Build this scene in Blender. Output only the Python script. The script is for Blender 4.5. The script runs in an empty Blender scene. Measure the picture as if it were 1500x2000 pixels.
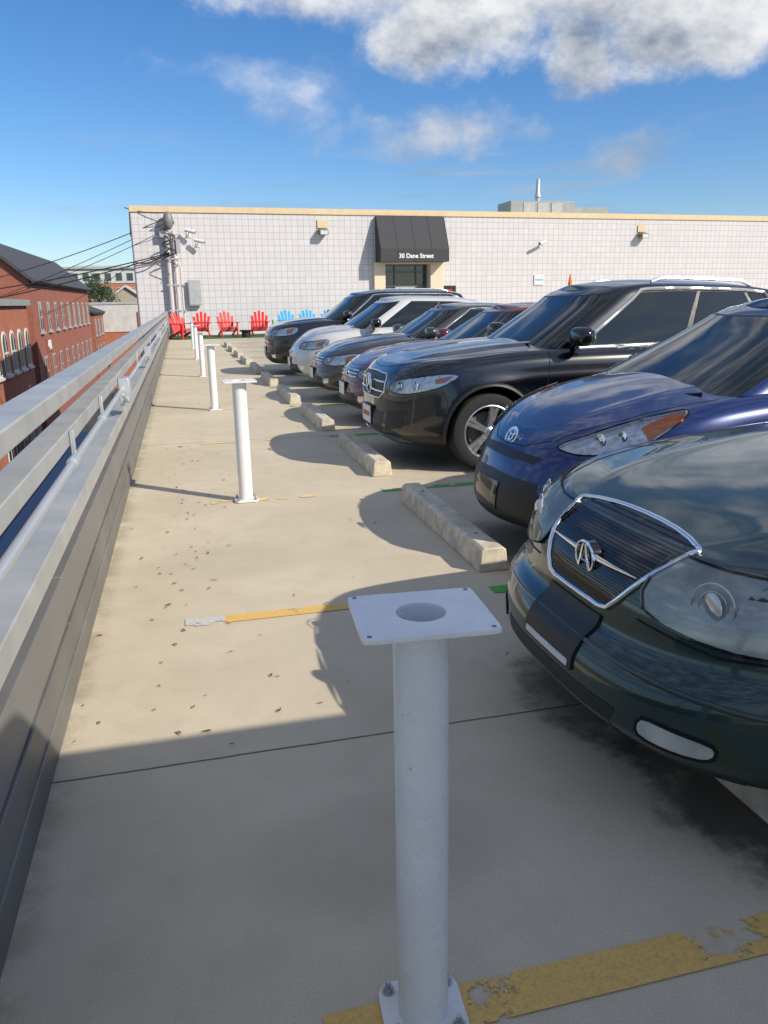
import bpy,bmesh,math,random
import numpy as np
from mathutils import Vector,Matrix
from mathutils.bvhtree import BVHTree
from mathutils.geometry import delaunay_2d_cdt
random.seed(7)
SC=bpy.context.scene
COL=SC.collection
# ------------------------------------------------------------------ helpers
class NT:
    def __init__(s,nt): s.nt=nt
    def n(s,t,**k):
        x=s.nt.nodes.new(t)
        for a,b in k.items(): setattr(x,a,b)
        return x
    def l(s,a,b): s.nt.links.new(a,b)
    def val(s,sock,v):
        if isinstance(v,(int,float)): sock.default_value=v
        elif isinstance(v,tuple): sock.default_value=v if len(v)==len(sock.default_value) else tuple(v)+(1,)
        else: s.l(v,sock)
    def m(s,op,a,b=0.0,c=None,clamp=False):
        x=s.n('ShaderNodeMath',operation=op); x.use_clamp=clamp
        s.val(x.inputs[0],a)
        s.val(x.inputs[1],b)
        if c is not None: s.val(x.inputs[2],c)
        return x.outputs[0]
    def ramp(s,v,lo,hi,a=0.0,b=1.0,smooth=True):
        x=s.n('ShaderNodeMapRange'); x.interpolation_type='SMOOTHSTEP' if smooth else 'LINEAR'
        s.val(x.inputs[0],v); x.inputs[1].default_value=lo; x.inputs[2].default_value=hi; x.inputs[3].default_value=a; x.inputs[4].default_value=b
        return x.outputs[0]
    def mix(s,f,a,b,mode='MIX'):
        x=s.n('ShaderNodeMix',data_type='RGBA',blend_type=mode)
        s.val(x.inputs[0],f); s.val(x.inputs[6],a); s.val(x.inputs[7],b)
        return x.outputs[2]
    def noise(s,vec,scale,detail=4,rough=.55,w=None):
        x=s.n('ShaderNodeTexNoise'); x.inputs['Scale'].default_value=scale; x.inputs['Detail'].default_value=detail; x.inputs['Roughness'].default_value=rough
        if vec is not None: s.l(vec,x.inputs['Vector'])
        return x.outputs[0]
def newmat(name):
    m=bpy.data.materials.new(name); m.use_nodes=True
    N=NT(m.node_tree); b=m.node_tree.nodes['Principled BSDF']
    return m,N,b
def pmat(name,col,rough=.5,metal=0.,coat=0.,ns=20.,na=.12,bs=60.,bd=0.,spec=.5):
    m,N,b=newmat(name)
    tc=N.n('ShaderNodeTexCoord').outputs['Object']
    nz=N.noise(tc,ns,3)
    f=N.ramp(nz,.3,.7,1-na,1+na,False)
    v=N.n('ShaderNodeVectorMath',operation='SCALE'); v.inputs[0].default_value=col[:3]; N.l(f,v.inputs[3])
    N.l(v.outputs[0],b.inputs['Base Color'])
    b.inputs['Metallic'].default_value=metal
    N.l(N.ramp(nz,.3,.7,max(0,rough-.05),min(1,rough+.05),False),b.inputs['Roughness'])
    b.inputs['Coat Weight'].default_value=coat; b.inputs['Coat Roughness'].default_value=.03
    b.inputs['Specular IOR Level'].default_value=spec
    if bd>0:
        bu=N.n('ShaderNodeBump'); bu.inputs['Strength'].default_value=bd; bu.inputs['Distance'].default_value=.01
        N.l(N.noise(tc,bs,2),bu.inputs['Height']); N.l(bu.outputs[0],b.inputs['Normal'])
    return m
def link(o,parent=None):
    COL.objects.link(o)
    if parent: o.parent=parent
    return o
def empty(name,loc,label,cat,group=None,rotz=0):
    e=bpy.data.objects.new(name,None); e.location=loc; e.rotation_euler=(0,0,rotz); e.empty_display_size=.2
    COL.objects.link(e); e["label"]=label; e["category"]=cat
    if group: e["group"]=group
    return e
def tag(o,label,cat,group=None,kind=None):
    if kind: o["kind"]=kind
    o["label"]=label; o["category"]=cat
    if group: o["group"]=group
    return o
class MB:
    def __init__(s): s.v=[];s.f=[];s.mi=[]
    def add(s,vs,fs,mi=0):
        k=len(s.v); s.v+= [tuple(v) for v in vs]; s.f+=[tuple(i+k for i in f) for f in fs]; s.mi+=[mi]*len(fs)
    def box(s,x0,x1,y0,y1,z0,z1,mi=0,M=None):
        vs=[Vector(p) for p in [(x0,y0,z0),(x1,y0,z0),(x1,y1,z0),(x0,y1,z0),(x0,y0,z1),(x1,y0,z1),(x1,y1,z1),(x0,y1,z1)]]
        if M: vs=[M@v for v in vs]
        s.add(vs,[(0,3,2,1),(4,5,6,7),(0,1,5,4),(1,2,6,5),(2,3,7,6),(3,0,4,7)],mi)
    def cyl(s,p0,p1,r0,r1=None,n=16,mi=0,caps=True):
        p0=Vector(p0);p1=Vector(p1);r1=r0 if r1 is None else r1
        d=(p1-p0).normalized(); a=d.orthogonal().normalized(); b=d.cross(a)
        vs=[];
        for p,r in((p0,r0),(p1,r1)):
            for i in range(n):
                t=2*math.pi*i/n; vs.append(p+a*math.cos(t)*r+b*math.sin(t)*r)
        fs=[(i,(i+1)%n,n+(i+1)%n,n+i) for i in range(n)]
        if caps: fs+=[tuple(range(n))[::-1],tuple(range(n,2*n))]
        s.add(vs,fs,mi)
    def tube(s,pts,r,n=8,mi=0,closed=False,flat=1.0):
        pts=[Vector(p) for p in pts]; m=len(pts); vs=[];fs=[]
        up=None
        for i,p in enumerate(pts):
            if closed: d=(pts[(i+1)%m]-pts[i-1])
            else: d=pts[min(i+1,m-1)]-pts[max(i-1,0)]
            if d.length<1e-9: d=Vector((1,0,0))
            d.normalize()
            if up is None: up=d.orthogonal().normalized()
            up=(up-d*up.dot(d))
            if up.length<1e-6: up=d.orthogonal()
            up.normalize(); b=d.cross(up)
            for k in range(n):
                t=2*math.pi*k/n; vs.append(p+up*math.cos(t)*r+b*math.sin(t)*r*flat)
        R=m if closed else m-1
        for i in range(R):
            for k in range(n):
                j=(i+1)%m
                fs.append((i*n+k,i*n+(k+1)%n,j*n+(k+1)%n,j*n+k))
        if not closed: fs+=[tuple(range(n))[::-1],tuple(range((m-1)*n,m*n))]
        s.add(vs,fs,mi)
    def lathe(s,prof,c,axis='z',n=32,mi=0,closed=False):
        vs=[];fs=[];m=len(prof)
        for i in range(n):
            t=2*math.pi*i/n
            for r,h in prof:
                a,b=math.cos(t)*r,math.sin(t)*r
                if axis=='z': vs.append((c[0]+a,c[1]+b,c[2]+h))
                elif axis=='y': vs.append((c[0]+b,c[1]+h,c[2]+a))
                else: vs.append((c[0]+h,c[1]+a,c[2]+b))
        for i in range(n):
            for k in range(m if closed else m-1):
                k2=(k+1)%m; j=(i+1)%n
                fs.append((i*m+k,j*m+k,j*m+k2,i*m+k2))
        s.add(vs,fs,mi)
    def prism(s,poly,axis,a,b,mi=0):
        n=len(poly)
        def P(p,h):
            if axis=='x': return (h,p[0],p[1])
            if axis=='y': return (p[0],h,p[1])
            return (p[0],p[1],h)
        vs=[P(p,a) for p in poly]+[P(p,b) for p in poly]
        fs=[tuple(range(n))[::-1],tuple(range(n,2*n))]+[(i,(i+1)%n,n+(i+1)%n,n+i) for i in range(n)]
        s.add(vs,fs,mi)
    def ellipsoid(s,c,r,nu=16,nv=10,mi=0,e=1.0):
        vs=[];fs=[]
        def sp(x): return math.copysign(abs(x)**e,x)
        for j in range(nv+1):
            ph=-math.pi/2+math.pi*j/nv
            for i in range(nu):
                t=2*math.pi*i/nu
                vs.append((c[0]+r[0]*sp(math.cos(ph))*sp(math.cos(t)),c[1]+r[1]*sp(math.cos(ph))*sp(math.sin(t)),c[2]+r[2]*sp(math.sin(ph))))
        for j in range(nv):
            for i in range(nu): fs.append((j*nu+i,j*nu+(i+1)%nu,(j+1)*nu+(i+1)%nu,(j+1)*nu+i))
        s.add(vs,fs,mi)
    def obj(s,name,mat,parent=None,bevel=0,smooth=True,ang=35,loc=None,merge=False):
        me=bpy.data.meshes.new(name); me.from_pydata(s.v,[],s.f)
        for mm in (mat if isinstance(mat,(list,tuple)) else [mat]): me.materials.append(mm)
        for p,i in zip(me.polygons,s.mi): p.material_index=i
        bm=bmesh.new(); bm.from_mesh(me)
        if merge: bmesh.ops.remove_doubles(bm,verts=bm.verts,dist=1e-4)
        bmesh.ops.recalc_face_normals(bm,faces=bm.faces)
        bm.to_mesh(me); bm.free()
        if smooth:
            me.shade_smooth(); me.set_sharp_from_angle(angle=math.radians(ang))
        o=bpy.data.objects.new(name,me)
        if loc: o.location=loc
        link(o,parent)
        if bevel>0:
            b=o.modifiers.new("bevel",'BEVEL'); b.width=bevel; b.segments=2; b.limit_method='ANGLE'; b.angle_limit=math.radians(40)
        return o
def text_mesh(body,size,name,mat,parent,matrix,extr=.01,bold=False):
    c=bpy.data.curves.new("t",'FONT'); c.body=body; c.size=size; c.extrude=extr; c.align_x='CENTER'; c.align_y='CENTER'
    if bold: c.offset=size*.02
    o=bpy.data.objects.new("t",c); COL.objects.link(o); bpy.context.view_layer.update()
    dg=bpy.context.evaluated_depsgraph_get(); me=bpy.data.meshes.new_from_object(o.evaluated_get(dg))
    bpy.data.objects.remove(o); me.name=name; me.materials.clear(); me.materials.append(mat)
    me.transform(matrix)
    q=bpy.data.objects.new(name,me); link(q,parent); return q
def pchip(kn):
    x=np.array([k[0] for k in kn],float); y=np.array([k[1] for k in kn],float)
    h=np.diff(x); d=np.diff(y)/h; n=len(x); m=np.zeros(n)
    for i in range(1,n-1):
        if d[i-1]*d[i]>0:
            w1=2*h[i]+h[i-1]; w2=h[i]+2*h[i-1]; m[i]=(w1+w2)/(w1/d[i-1]+w2/d[i])
    m[0]=d[0]; m[-1]=d[-1]
    def f(t):
        if t<=x[0]: return float(y[0])
        if t>=x[-1]: return float(y[-1])
        i=int(np.searchsorted(x,t)-1); i=max(0,min(n-2,i)); s=(t-x[i])/h[i]
        return float((2*s**3-3*s*s+1)*y[i]+(s**3-2*s*s+s)*h[i]*m[i]+(-2*s**3+3*s*s)*y[i+1]+(s**3-s*s)*h[i]*m[i+1])
    return f
# ------------------------------------------------------------------ materials
def concrete_deck():
    m,N,b=newmat("deck_concrete")
    tc=N.n('ShaderNodeTexCoord').outputs['Object']
    sep=N.n('ShaderNodeSeparateXYZ'); N.l(tc,sep.inputs[0]); X,Y=sep.outputs[0],sep.outputs[1]
    big=N.noise(tc,.7,4,.6); mid=N.noise(tc,5,5,.68); fine=N.noise(tc,210,3,.8); sp=N.noise(tc,520,1,.6)
    c=N.mix(N.ramp(big,.3,.7),(.58,.50,.365,1),(.69,.605,.455,1))
    c=N.mix(N.ramp(mid,.40,.75,0,.30),c,(.43,.37,.27,1))
    c=N.mix(N.ramp(fine,.42,.62,0,.34),c,(.27,.235,.175,1))
    c=N.mix(N.ramp(sp,.54,.68,0,.30),c,(.84,.78,.65,1))
    c=N.mix(N.ramp(sp,.40,.30,0,.35),c,(.17,.15,.12,1))
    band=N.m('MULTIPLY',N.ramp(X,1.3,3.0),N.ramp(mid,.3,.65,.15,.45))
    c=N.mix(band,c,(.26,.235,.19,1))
    edge=N.m('MULTIPLY',N.ramp(X,-.52,-.42,1,0),N.ramp(mid,.35,.6,.05,.5)); c=N.mix(edge,c,(.24,.20,.14,1))
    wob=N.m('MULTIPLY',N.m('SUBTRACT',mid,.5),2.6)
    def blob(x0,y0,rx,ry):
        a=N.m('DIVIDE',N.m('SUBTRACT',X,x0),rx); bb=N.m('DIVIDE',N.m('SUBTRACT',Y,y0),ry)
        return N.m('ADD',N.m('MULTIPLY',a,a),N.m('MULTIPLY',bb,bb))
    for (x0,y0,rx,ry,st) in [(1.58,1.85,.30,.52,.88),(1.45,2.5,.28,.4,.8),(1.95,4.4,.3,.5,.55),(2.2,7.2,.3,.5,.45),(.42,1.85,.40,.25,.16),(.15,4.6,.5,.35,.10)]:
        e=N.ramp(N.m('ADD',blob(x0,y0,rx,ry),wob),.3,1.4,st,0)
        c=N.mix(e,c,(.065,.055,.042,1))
    v=N.n('ShaderNodeTexVoronoi'); v.inputs['Scale'].default_value=2.1; N.l(tc,v.inputs['Vector'])
    c=N.mix(N.ramp(v.outputs['Distance'],.008,.02,.6,0),c,(.12,.10,.075,1))
    wj=N.m('MULTIPLY',N.m('SUBTRACT',mid,.5),.014)
    yy=N.m('ADD',Y,wj)
    jm=None
    for y0 in (2.44,8.95,15.5,22.,28.5,35.):
        d=N.m('ABSOLUTE',N.m('SUBTRACT',yy,y0)); k=N.ramp(d,.003,.007,1,0)
        jm=k if jm is None else N.m('MAXIMUM',jm,k)
    c=N.mix(N.m('MULTIPLY',jm,.85),c,(.07,.06,.048,1))
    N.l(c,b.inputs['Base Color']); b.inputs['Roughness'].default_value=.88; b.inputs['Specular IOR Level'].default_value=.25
    bu=N.n('ShaderNodeBump'); bu.inputs['Strength'].default_value=.12; bu.inputs['Distance'].default_value=.003
    N.l(sp,bu.inputs['Height']); N.l(bu.outputs[0],b.inputs['Normal'])
    return m
def paint_line(name,col,wear):
    m,N,b=newmat(name)
    tc=N.n('ShaderNodeTexCoord').outputs['Object']
    n1=N.noise(tc,3.0,5,.6); n2=N.noise(tc,110,2,.7)
    c=N.mix(N.ramp(n2,.35,.7,0,.45),col,(col[0]*.55,col[1]*.55,col[2]*.6,1))
    N.l(c,b.inputs['Base Color']); b.inputs['Roughness'].default_value=.8
    f=N.m('ADD',n1,N.m('MULTIPLY',N.m('SUBTRACT',n2,.5),.14))
    N.l(N.ramp(f,wear-.015,wear+.015,1,0),b.inputs['Alpha'])
    return m
def wall_block():
    m,N,b=newmat("white_block")
    tc=N.n('ShaderNodeTexCoord').outputs['Object']
    mp=N.n('ShaderNodeMapping'); mp.inputs['Rotation'].default_value=(math.radians(90),0,0); N.l(tc,mp.inputs[0])
    br=N.n('ShaderNodeTexBrick'); br.offset=0; br.inputs['Scale'].default_value=1; br.inputs['Brick Width'].default_value=.305; br.inputs['Row Height'].default_value=.305
    br.inputs['Mortar Size'].default_value=.011; br.inputs['Mortar Smooth'].default_value=.3; br.inputs['Bias'].default_value=0
    br.inputs['Color1'].default_value=(.655,.635,.64,1); br.inputs['Color2'].default_value=(.615,.595,.605,1); br.inputs['Mortar'].default_value=(.34,.33,.345,1)
    N.l(mp.outputs[0],br.inputs['Vector'])
    n=N.noise(tc,.5,5,.7); c=N.mix(N.ramp(n,.35,.75,0,.25),br.outputs[0],(.50,.485,.49,1))
    mp2=N.n('ShaderNodeMapping'); mp2.inputs['Scale'].default_value=(2.5,2.5,.18); N.l(tc,mp2.inputs[0])
    st=N.noise(mp2.outputs[0],1.2,4,.6); c=N.mix(N.ramp(st,.5,.75,0,.18),c,(.42,.41,.42,1))
    N.l(c,b.inputs['Base Color']); b.inputs['Roughness'].default_value=.85
    return m
def brickmat(name,c1,c2,mort):
    m,N,b=newmat(name)
    tc=N.n('ShaderNodeTexCoord').outputs['Object']
    s=N.n('ShaderNodeSeparateXYZ'); N.l(tc,s.inputs[0])
    cb=N.n('ShaderNodeCombineXYZ'); N.l(N.m('ADD',s.outputs[0],s.outputs[1]),cb.inputs[0]); N.l(s.outputs[2],cb.inputs[1])
    br=N.n('ShaderNodeTexBrick'); br.inputs['Scale'].default_value=1; br.inputs['Brick Width'].default_value=.24; br.inputs['Row Height'].default_value=.08; br.inputs['Mortar Size'].default_value=.008
    br.inputs['Color1'].default_value=c1; br.inputs['Color2'].default_value=c2; br.inputs['Mortar'].default_value=mort; N.l(cb.outputs[0],br.inputs['Vector'])
    n=N.noise(tc,.8,5,.7); c=N.mix(N.ramp(n,.35,.75,0,.45),br.outputs[0],(c1[0]*.55,c1[1]*.6,c1[2]*.6,1))
    N.l(c,b.inputs['Base Color']); b.inputs['Roughness'].default_value=.9
    return m
def post_paint():
    m,N,b=newmat("white_paint")
    tc=N.n('ShaderNodeTexCoord').outputs['Object']
    n1=N.noise(tc,7,5,.65); n2=N.noise(tc,55,4,.7)
    c=N.mix(N.ramp(n1,.45,.75,0,.35),(.80,.80,.79,1),(.60,.60,.60,1))
    ringm=N.m('MULTIPLY',N.ramp(N.m('ABSOLUTE',N.m('SUBTRACT',n1,.5)),.0,.012,1,0),.22)
    c=N.mix(ringm,c,(.48,.47,.45,1))
    c=N.mix(N.ramp(n2,.68,.74,0,.75),c,(.22,.10,.05,1))
    N.l(c,b.inputs['Base Color']); N.l(N.ramp(n1,.3,.7,.28,.5),b.inputs['Roughness'])
    return m
M_deck=concrete_deck()
M_yel=paint_line("yellow_paint",(.78,.50,.15,1),.58)
M_yel2=paint_line("faded_yellow_paint",(.84,.62,.30,1),.52)
M_grey_p=paint_line("grey_patch_paint",(.60,.59,.56,1),.55)
M_grn=paint_line("green_paint",(.09,.42,.08,1),.60)
M_wall=wall_block()
M_brick=brickmat("red_brick",(.48,.13,.065,1),(.36,.095,.05,1),(.42,.3,.22,1))
M_brick2=brickmat("dark_red_brick",(.38,.105,.06,1),(.28,.075,.045,1),(.36,.24,.18,1))
M_slate=pmat("slate_roof",(.06,.06,.065),.7,ns=3,na=.3)
M_tan=pmat("tan_coping",(.68,.53,.33),.7,ns=2,na=.08)
M_cream=pmat("cream_trim",(.70,.60,.45),.7)
M_awn=pmat("awning_canvas",(.05,.05,.056),.8,ns=3,na=.15)
M_white=post_paint()
M_whited=pmat("white_lettering",(.85,.85,.85),.5)
M_bolt=pmat("galvanised_steel",(.45,.46,.47),.35,.9,ns=50,na=.2)
M_conc=pmat("stop_concrete",(.62,.55,.43),.9,ns=11,na=.25,bs=120,bd=.4)
M_rail=pmat("rail_metal",(.40,.405,.395),.45,.15,ns=4,na=.14)
M_clad=pmat("parapet_cladding",(.205,.202,.195),.5,.15,ns=2,na=.15)
M_clad2=pmat("parapet_flashing",(.165,.160,.152),.5,.15,ns=2,na=.2)
M_galv=pmat("conduit_steel",(.58,.61,.64),.38,.55,ns=2,na=.05)
M_dark=pmat("dark_plastic",(.012,.012,.013),.45)
M_black=pmat("gloss_black",(.006,.006,.007),.12,coat=.5)
M_rub=pmat("tyre_rubber",(.018,.018,.018),.8,ns=40,na=.3)
M_well=pmat("wheel_well",(.006,.006,.006),.95)
M_chrome=pmat("chrome",(.86,.87,.89),.07,1.0,na=.02)
M_satin=pmat("satin_trim",(.80,.81,.82),.22,.7,na=.02)
M_alloy=pmat("alloy_rim",(.60,.61,.63),.25,.8)
M_alloyd=pmat("dark_alloy_rim",(.10,.10,.11),.3,.8)
M_disc=pmat("brake_disc",(.25,.24,.23),.4,.9)
M_amber=pmat("amber_lens",(1.0,.24,.01),.2,coat=1,na=.05)
M_plate=pmat("white_plate",(.72,.73,.72),.4)
M_red=pmat("red_ink",(.5,.05,.05),.5)
M_seam=pmat("panel_gap",(.003,.003,.003),.9)
M_refl=pmat("lamp_reflector",(.76,.78,.80),.2,.5,ns=30,na=.3)
M_haze=pmat("hazed_lamp",(.52,.55,.51),.28,.15,coat=.8,ns=9,na=.25)
M_haze2=pmat("hazed_bowl",(.66,.69,.66),.25,.4,coat=.8,ns=9,na=.2)
M_asph=pmat("asphalt",(.05,.055,.065),.9,ns=.3,na=.3)
M_blue=pmat("gap_sheet_blue",(.06,.11,.21),.55,.1,ns=3,na=.25)  # tint of the added sheet that colours the rail gaps
M_grass=pmat("ground_cover",(.06,.075,.04),.95,ns=.05,na=.4)
M_turf=pmat("green_turf",(.035,.13,.045),.95,ns=30,na=.3)
M_redch=pmat("red_plastic",(.72,.035,.03),.4)
M_bluech=pmat("blue_plastic",(.01,.36,.75),.4)
M_greenp=pmat("green_plastic",(.03,.35,.06),.4)
M_orange=pmat("orange_canvas",(.80,.16,.02),.7)
M_box=pmat("grey_box",(.40,.42,.43),.5,ns=4)
M_pipe=pmat("painted_pipe",(.60,.56,.55),.5)
M_wire=pmat("cable_black",(.02,.02,.022),.6)
M_glassb=pmat("window_glass",(.04,.055,.07),.06,coat=.5)
M_winw=pmat("white_frame",(.68,.68,.66),.6)
M_hvac=pmat("hvac_sheet",(.30,.33,.32),.5,.1,ns=2)
M_leaf=pmat("dry_leaf",(.26,.095,.035),.8,ns=9,na=.5)
M_leafg=pmat("foliage",(.035,.065,.022),.8,ns=3,na=.5)
M_trunk=pmat("bark",(.09,.06,.04),.9)
M_apt=pmat("salmon_cladding",(.45,.17,.11),.8,ns=1)
M_aptw=pmat("pale_cladding",(.55,.55,.52),.8,ns=1)
M_houseb=pmat("beige_siding",(.42,.36,.27),.8,ns=2)
def carglass(name,col):
    m,N,b=newmat(name)
    b.inputs['Base Color'].default_value=col; b.inputs['Roughness'].default_value=.02; b.inputs['IOR'].default_value=1.55
    b.inputs['Coat Weight'].default_value=.3; b.inputs['Coat Roughness'].default_value=.01
    return m
M_cg=carglass("car_glass",(.012,.017,.016,1))
def lensmat():
    m,N,b=newmat("clear_lens")
    tr=N.n('ShaderNodeBsdfTransparent'); tr.inputs[0].default_value=(.93,.95,.96,1)
    g=N.n('ShaderNodeBsdfGlossy'); g.inputs['Roughness'].default_value=.03
    fr=N.n('ShaderNodeFresnel'); fr.inputs[0].default_value=1.45
    mx=N.n('ShaderNodeMixShader'); N.l(N.m('ADD',fr.outputs[0],.01),mx.inputs[0]); N.l(tr.outputs[0],mx.inputs[1]); N.l(g.outputs[0],mx.inputs[2]); N.l(mx.outputs[0],m.node_tree.nodes['Material Output'].inputs[0])
    return m
M_lens=lensmat()
def carpaint(name,col,metal=.35,rough=.35,dirtc=.05):
    m,N,b=newmat(name)
    tc=N.n('ShaderNodeTexCoord').outputs['Object']
    dirt=N.noise(tc,3,5,.65)
    sep=N.n('ShaderNodeSeparateXYZ'); N.l(tc,sep.inputs[0])
    low=N.m('MULTIPLY',N.ramp(sep.outputs[2],.15,.5,dirtc,.0),N.ramp(dirt,.3,.7,.3,1))
    c=N.mix(low,col+(1,),(.25,.23,.20,1)); N.l(c,b.inputs['Base Color'])
    b.inputs['Metallic'].default_value=metal; b.inputs['Roughness'].default_value=rough
    b.inputs['Coat Weight'].default_value=1; N.l(N.ramp(dirt,.35,.75,.01,.06),b.inputs['Coat Roughness'])
    return m
# ------------------------------------------------------------------ car generator
class Car: pass
def surf_body(P):
    ztop=pchip(P['ztop']); crown=pchip(P['crown']); lv=P['lv']
    fx=pchip([(l[0],l[1]) for l in lv]); fw=pchip([(l[0],l[2]) for l in lv])
    L=P['L'];W2=P['W']/2;zb=P['zb'];XA=P['aF'];XB=L-P['aR'];pF=P.get('pF',2.6);pR=3.2
    bow=lambda x:1-.05*abs((x-L*.5)/(L*.5))**3
    def pt(kind,s,f,g=1.0,hood=False):
        w=fw(f)*W2
        if kind==0:
            ph=s*math.pi/2; ex=1-max(0,math.cos(ph))**(2/pF); ey=math.sin(ph)**(2/pF); xf=fx(f)
            x=xf+(XA-xf)*ex; y=w*ey
        elif kind==1: x=XA+(XB-XA)*s; y=w
        else:
            ph=(1-s)*math.pi/2; ex=1-max(0,math.cos(ph))**(2/pR); ey=math.sin(ph)**(2/pR); xr=L-fx(f)*.8
            x=xr-(xr-XB)*ex; y=w*ey
        y*=bow(x)
        z=zb+f*(ztop(x)-zb)
        if not hood:
            R=P['R']
            for wx in P['wx']:
                d=math.hypot(x-wx,z-P['R'])
                if abs(y)>W2*.6: y+=P.get('flare',.016)*math.exp(-((d-R-.05)/.10)**2) if d<R+.4 else 0
            c=P.get('crease',.72); y+=.010*math.exp(-((f-c)/.05)**2)*(1 if kind==1 else 0)
        y*=g
        if hood: z+=crown(x)*(1-g*g)+P.get('ridge',0)*math.exp(-((abs(g)-.62)/.07)**2)*min(1,max(0,crown(x)*20))
        return Vector((x,y,z))
    return pt
def build_body(P,par,mat):
    pt=surf_body(P); nf=P.get('nf',22); nl=P.get('nl',30)
    ns=P.get('ns',64); nr=10
    st=[(0,i/nf) for i in range(nf)]+[(1,i/ns) for i in range(ns)]+[(2,i/nr) for i in range(nr+1)]
    rows=[]
    for g in (0,.5): rows.append((0.,g,False))
    for i in range(nl+1): rows.append((i/nl,1,False))
    rows+= [(1.,g,True) for g in (.96,.9,.82,.74,.68,.62,.56,.5,.4,.28,.14,0)]
    vs=[];fs=[];mi=[]
    n=len(rows)
    for sgn in (1,-1):
        base=len(vs)
        for (k,s) in st:
            for (f,g,h) in rows:
                p=pt(k,s,f,g,h) if (h or g==1) else pt(k,s,f,1,False)*1
                if not h and g!=1: p=Vector((p.x,p.y*g,p.z))
                vs.append((p.x,p.y*sgn,p.z))
        for j in range(len(st)-1):
            for i in range(n-1):
                a=base+j*n+i
                q=(a,a+1,a+n+1,a+n); fs.append(q if sgn>0 else q[::-1])
                f=rows[i][0]; mi.append(1 if (f<P.get('cladf',.0) and i>=0) else 0)
    me=bpy.data.meshes.new("body"); me.from_pydata(vs,[],fs)
    for m_ in (mat,M_dark,M_well): me.materials.append(m_)
    for p,i in zip(me.polygons,mi): p.material_index=i
    bm=bmesh.new(); bm.from_mesh(me); bmesh.ops.remove_doubles(bm,verts=bm.verts,dist=2e-4)
    bmesh.ops.dissolve_degenerate(bm,edges=bm.edges,dist=1e-5)
    bmesh.ops.recalc_face_normals(bm,faces=bm.faces); bm.to_mesh(me)
    bvh=BVHTree.FromBMesh(bm); bm.free()
    me.shade_smooth(); me.set_sharp_from_angle(angle=math.radians(50))
    o=bpy.data.objects.new("body",me); link(o,par)
    cm=MB(); R=P['R']+P.get('gap',.05)
    for wx in P['wx']:
        for s in (1,-1):
            cm.cyl((wx,s*(P['W']/2-.30),P['R']+.01),(wx,s*(P['W']/2+.2),P['R']+.01),R,n=48,mi=0)
    co=cm.obj("cut",M_well,par)
    co.data.materials.clear()
    for m_ in (mat,M_dark,M_well): co.data.materials.append(m_)
    for p in co.data.polygons: p.material_index=2
    md=o.modifiers.new("b",'BOOLEAN'); md.operation='DIFFERENCE'; md.object=co; md.solver='EXACT'
    bpy.context.view_layer.update()
    dg=bpy.context.evaluated_depsgraph_get(); me2=bpy.data.meshes.new_from_object(o.evaluated_get(dg))
    o.modifiers.clear(); o.data=me2; me2.name="body"
    bpy.data.objects.remove(co)
    me2.set_sharp_from_angle(angle=math.radians(50))
    return o,bvh,pt
def surf_cabin(P):
    C=P['cab']; ztop=pchip(P['ztop']); roof=pchip(C['roof'])
    p=C.get('p',3.0)
    def pt(t,q,g=1.0):
        fx=C['xc']+(C['xf']-C['xc'])*(q**1.18); rx=C['rc']+(C['rf']-C['rc'])*(q**1.15)
        w=C['wb']+(C['wr']-C['wb'])*(q**1.15)-.05*max(0,(q-.84)/.16)**2
        aF=C.get('aF',.42); aR=C.get('aR',.35)
        if t<.25:
            ph=t/.25*math.pi/2; ex=1-max(0,math.cos(ph))**(2/p); ey=math.sin(ph)**(2/p); x=fx+aF*ex; y=w*ey
        elif t<.8:
            s=(t-.25)/.55; x=fx+aF+(rx-aR-fx-aF)*s; y=w
        else:
            ph=(1-t)/.2*math.pi/2; ex=1-max(0,math.cos(ph))**(2/p); ey=math.sin(ph)**(2/p); x=rx-aR*ex; y=w*ey
        zb=ztop(x)-.03; zr=roof(x)-C.get('rc_h',.05)
        z=zb+(zr-zb)*(q if q<.84 else .84+.16*math.sin((q-.84)/.16*math.pi/2))
        if q>=1: z=zr
        if g<1: z+=C.get('rc_h',.05)*(1-g*g)
        return Vector((x,y*g,z))
    return pt
def cabin_patch(pt,t0,t1,q0,q1,off,nt,nq,sgn,both=False):
    vs=[];fs=[]
    ts=[t0+(t1-t0)*i/nt for i in range(nt+1)]
    if both: ts=[-t for t in ts[::-1]]+ts[1:] if t0==0 else ts
    for t in ts:
        for j in range(nq+1):
            q=q0+(q1-q0)*j/nq
            s=1 if t>=0 else -1; ta=abs(t)
            e=1e-3
            p=pt(ta,q); a=pt(min(ta+e,1),q)-pt(max(ta-e,0),q); b=pt(ta,min(q+e,1))-pt(ta,max(q-e,0))
            n=a.cross(b)
            if n.length<1e-12: n=Vector((-1,0,.5))
            n.normalize()
            if n.dot(p-Vector((pt(.5,0).x,0,.9)))<0: n=-n
            if t0==0 and ta<1e-6: n.y=0; n.normalize()
            p=p+n*off
            vs.append((p.x,p.y*s*sgn,p.z))
    m=len(ts)
    for i in range(m-1):
        for j in range(nq):
            a=i*(nq+1)+j; fs.append((a,a+1,a+nq+2,a+nq+1))
    return vs,fs
def project(bvh,p,d,off):
    o=p-d*3.0
    h=bvh.ray_cast(o,d)
    if h[0] is None:
        h=bvh.find_nearest(p)
        return h[0]+h[1]*off
    n=h[1]
    if n.dot(d)>0: n=-n
    return h[0]+n*off
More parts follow.
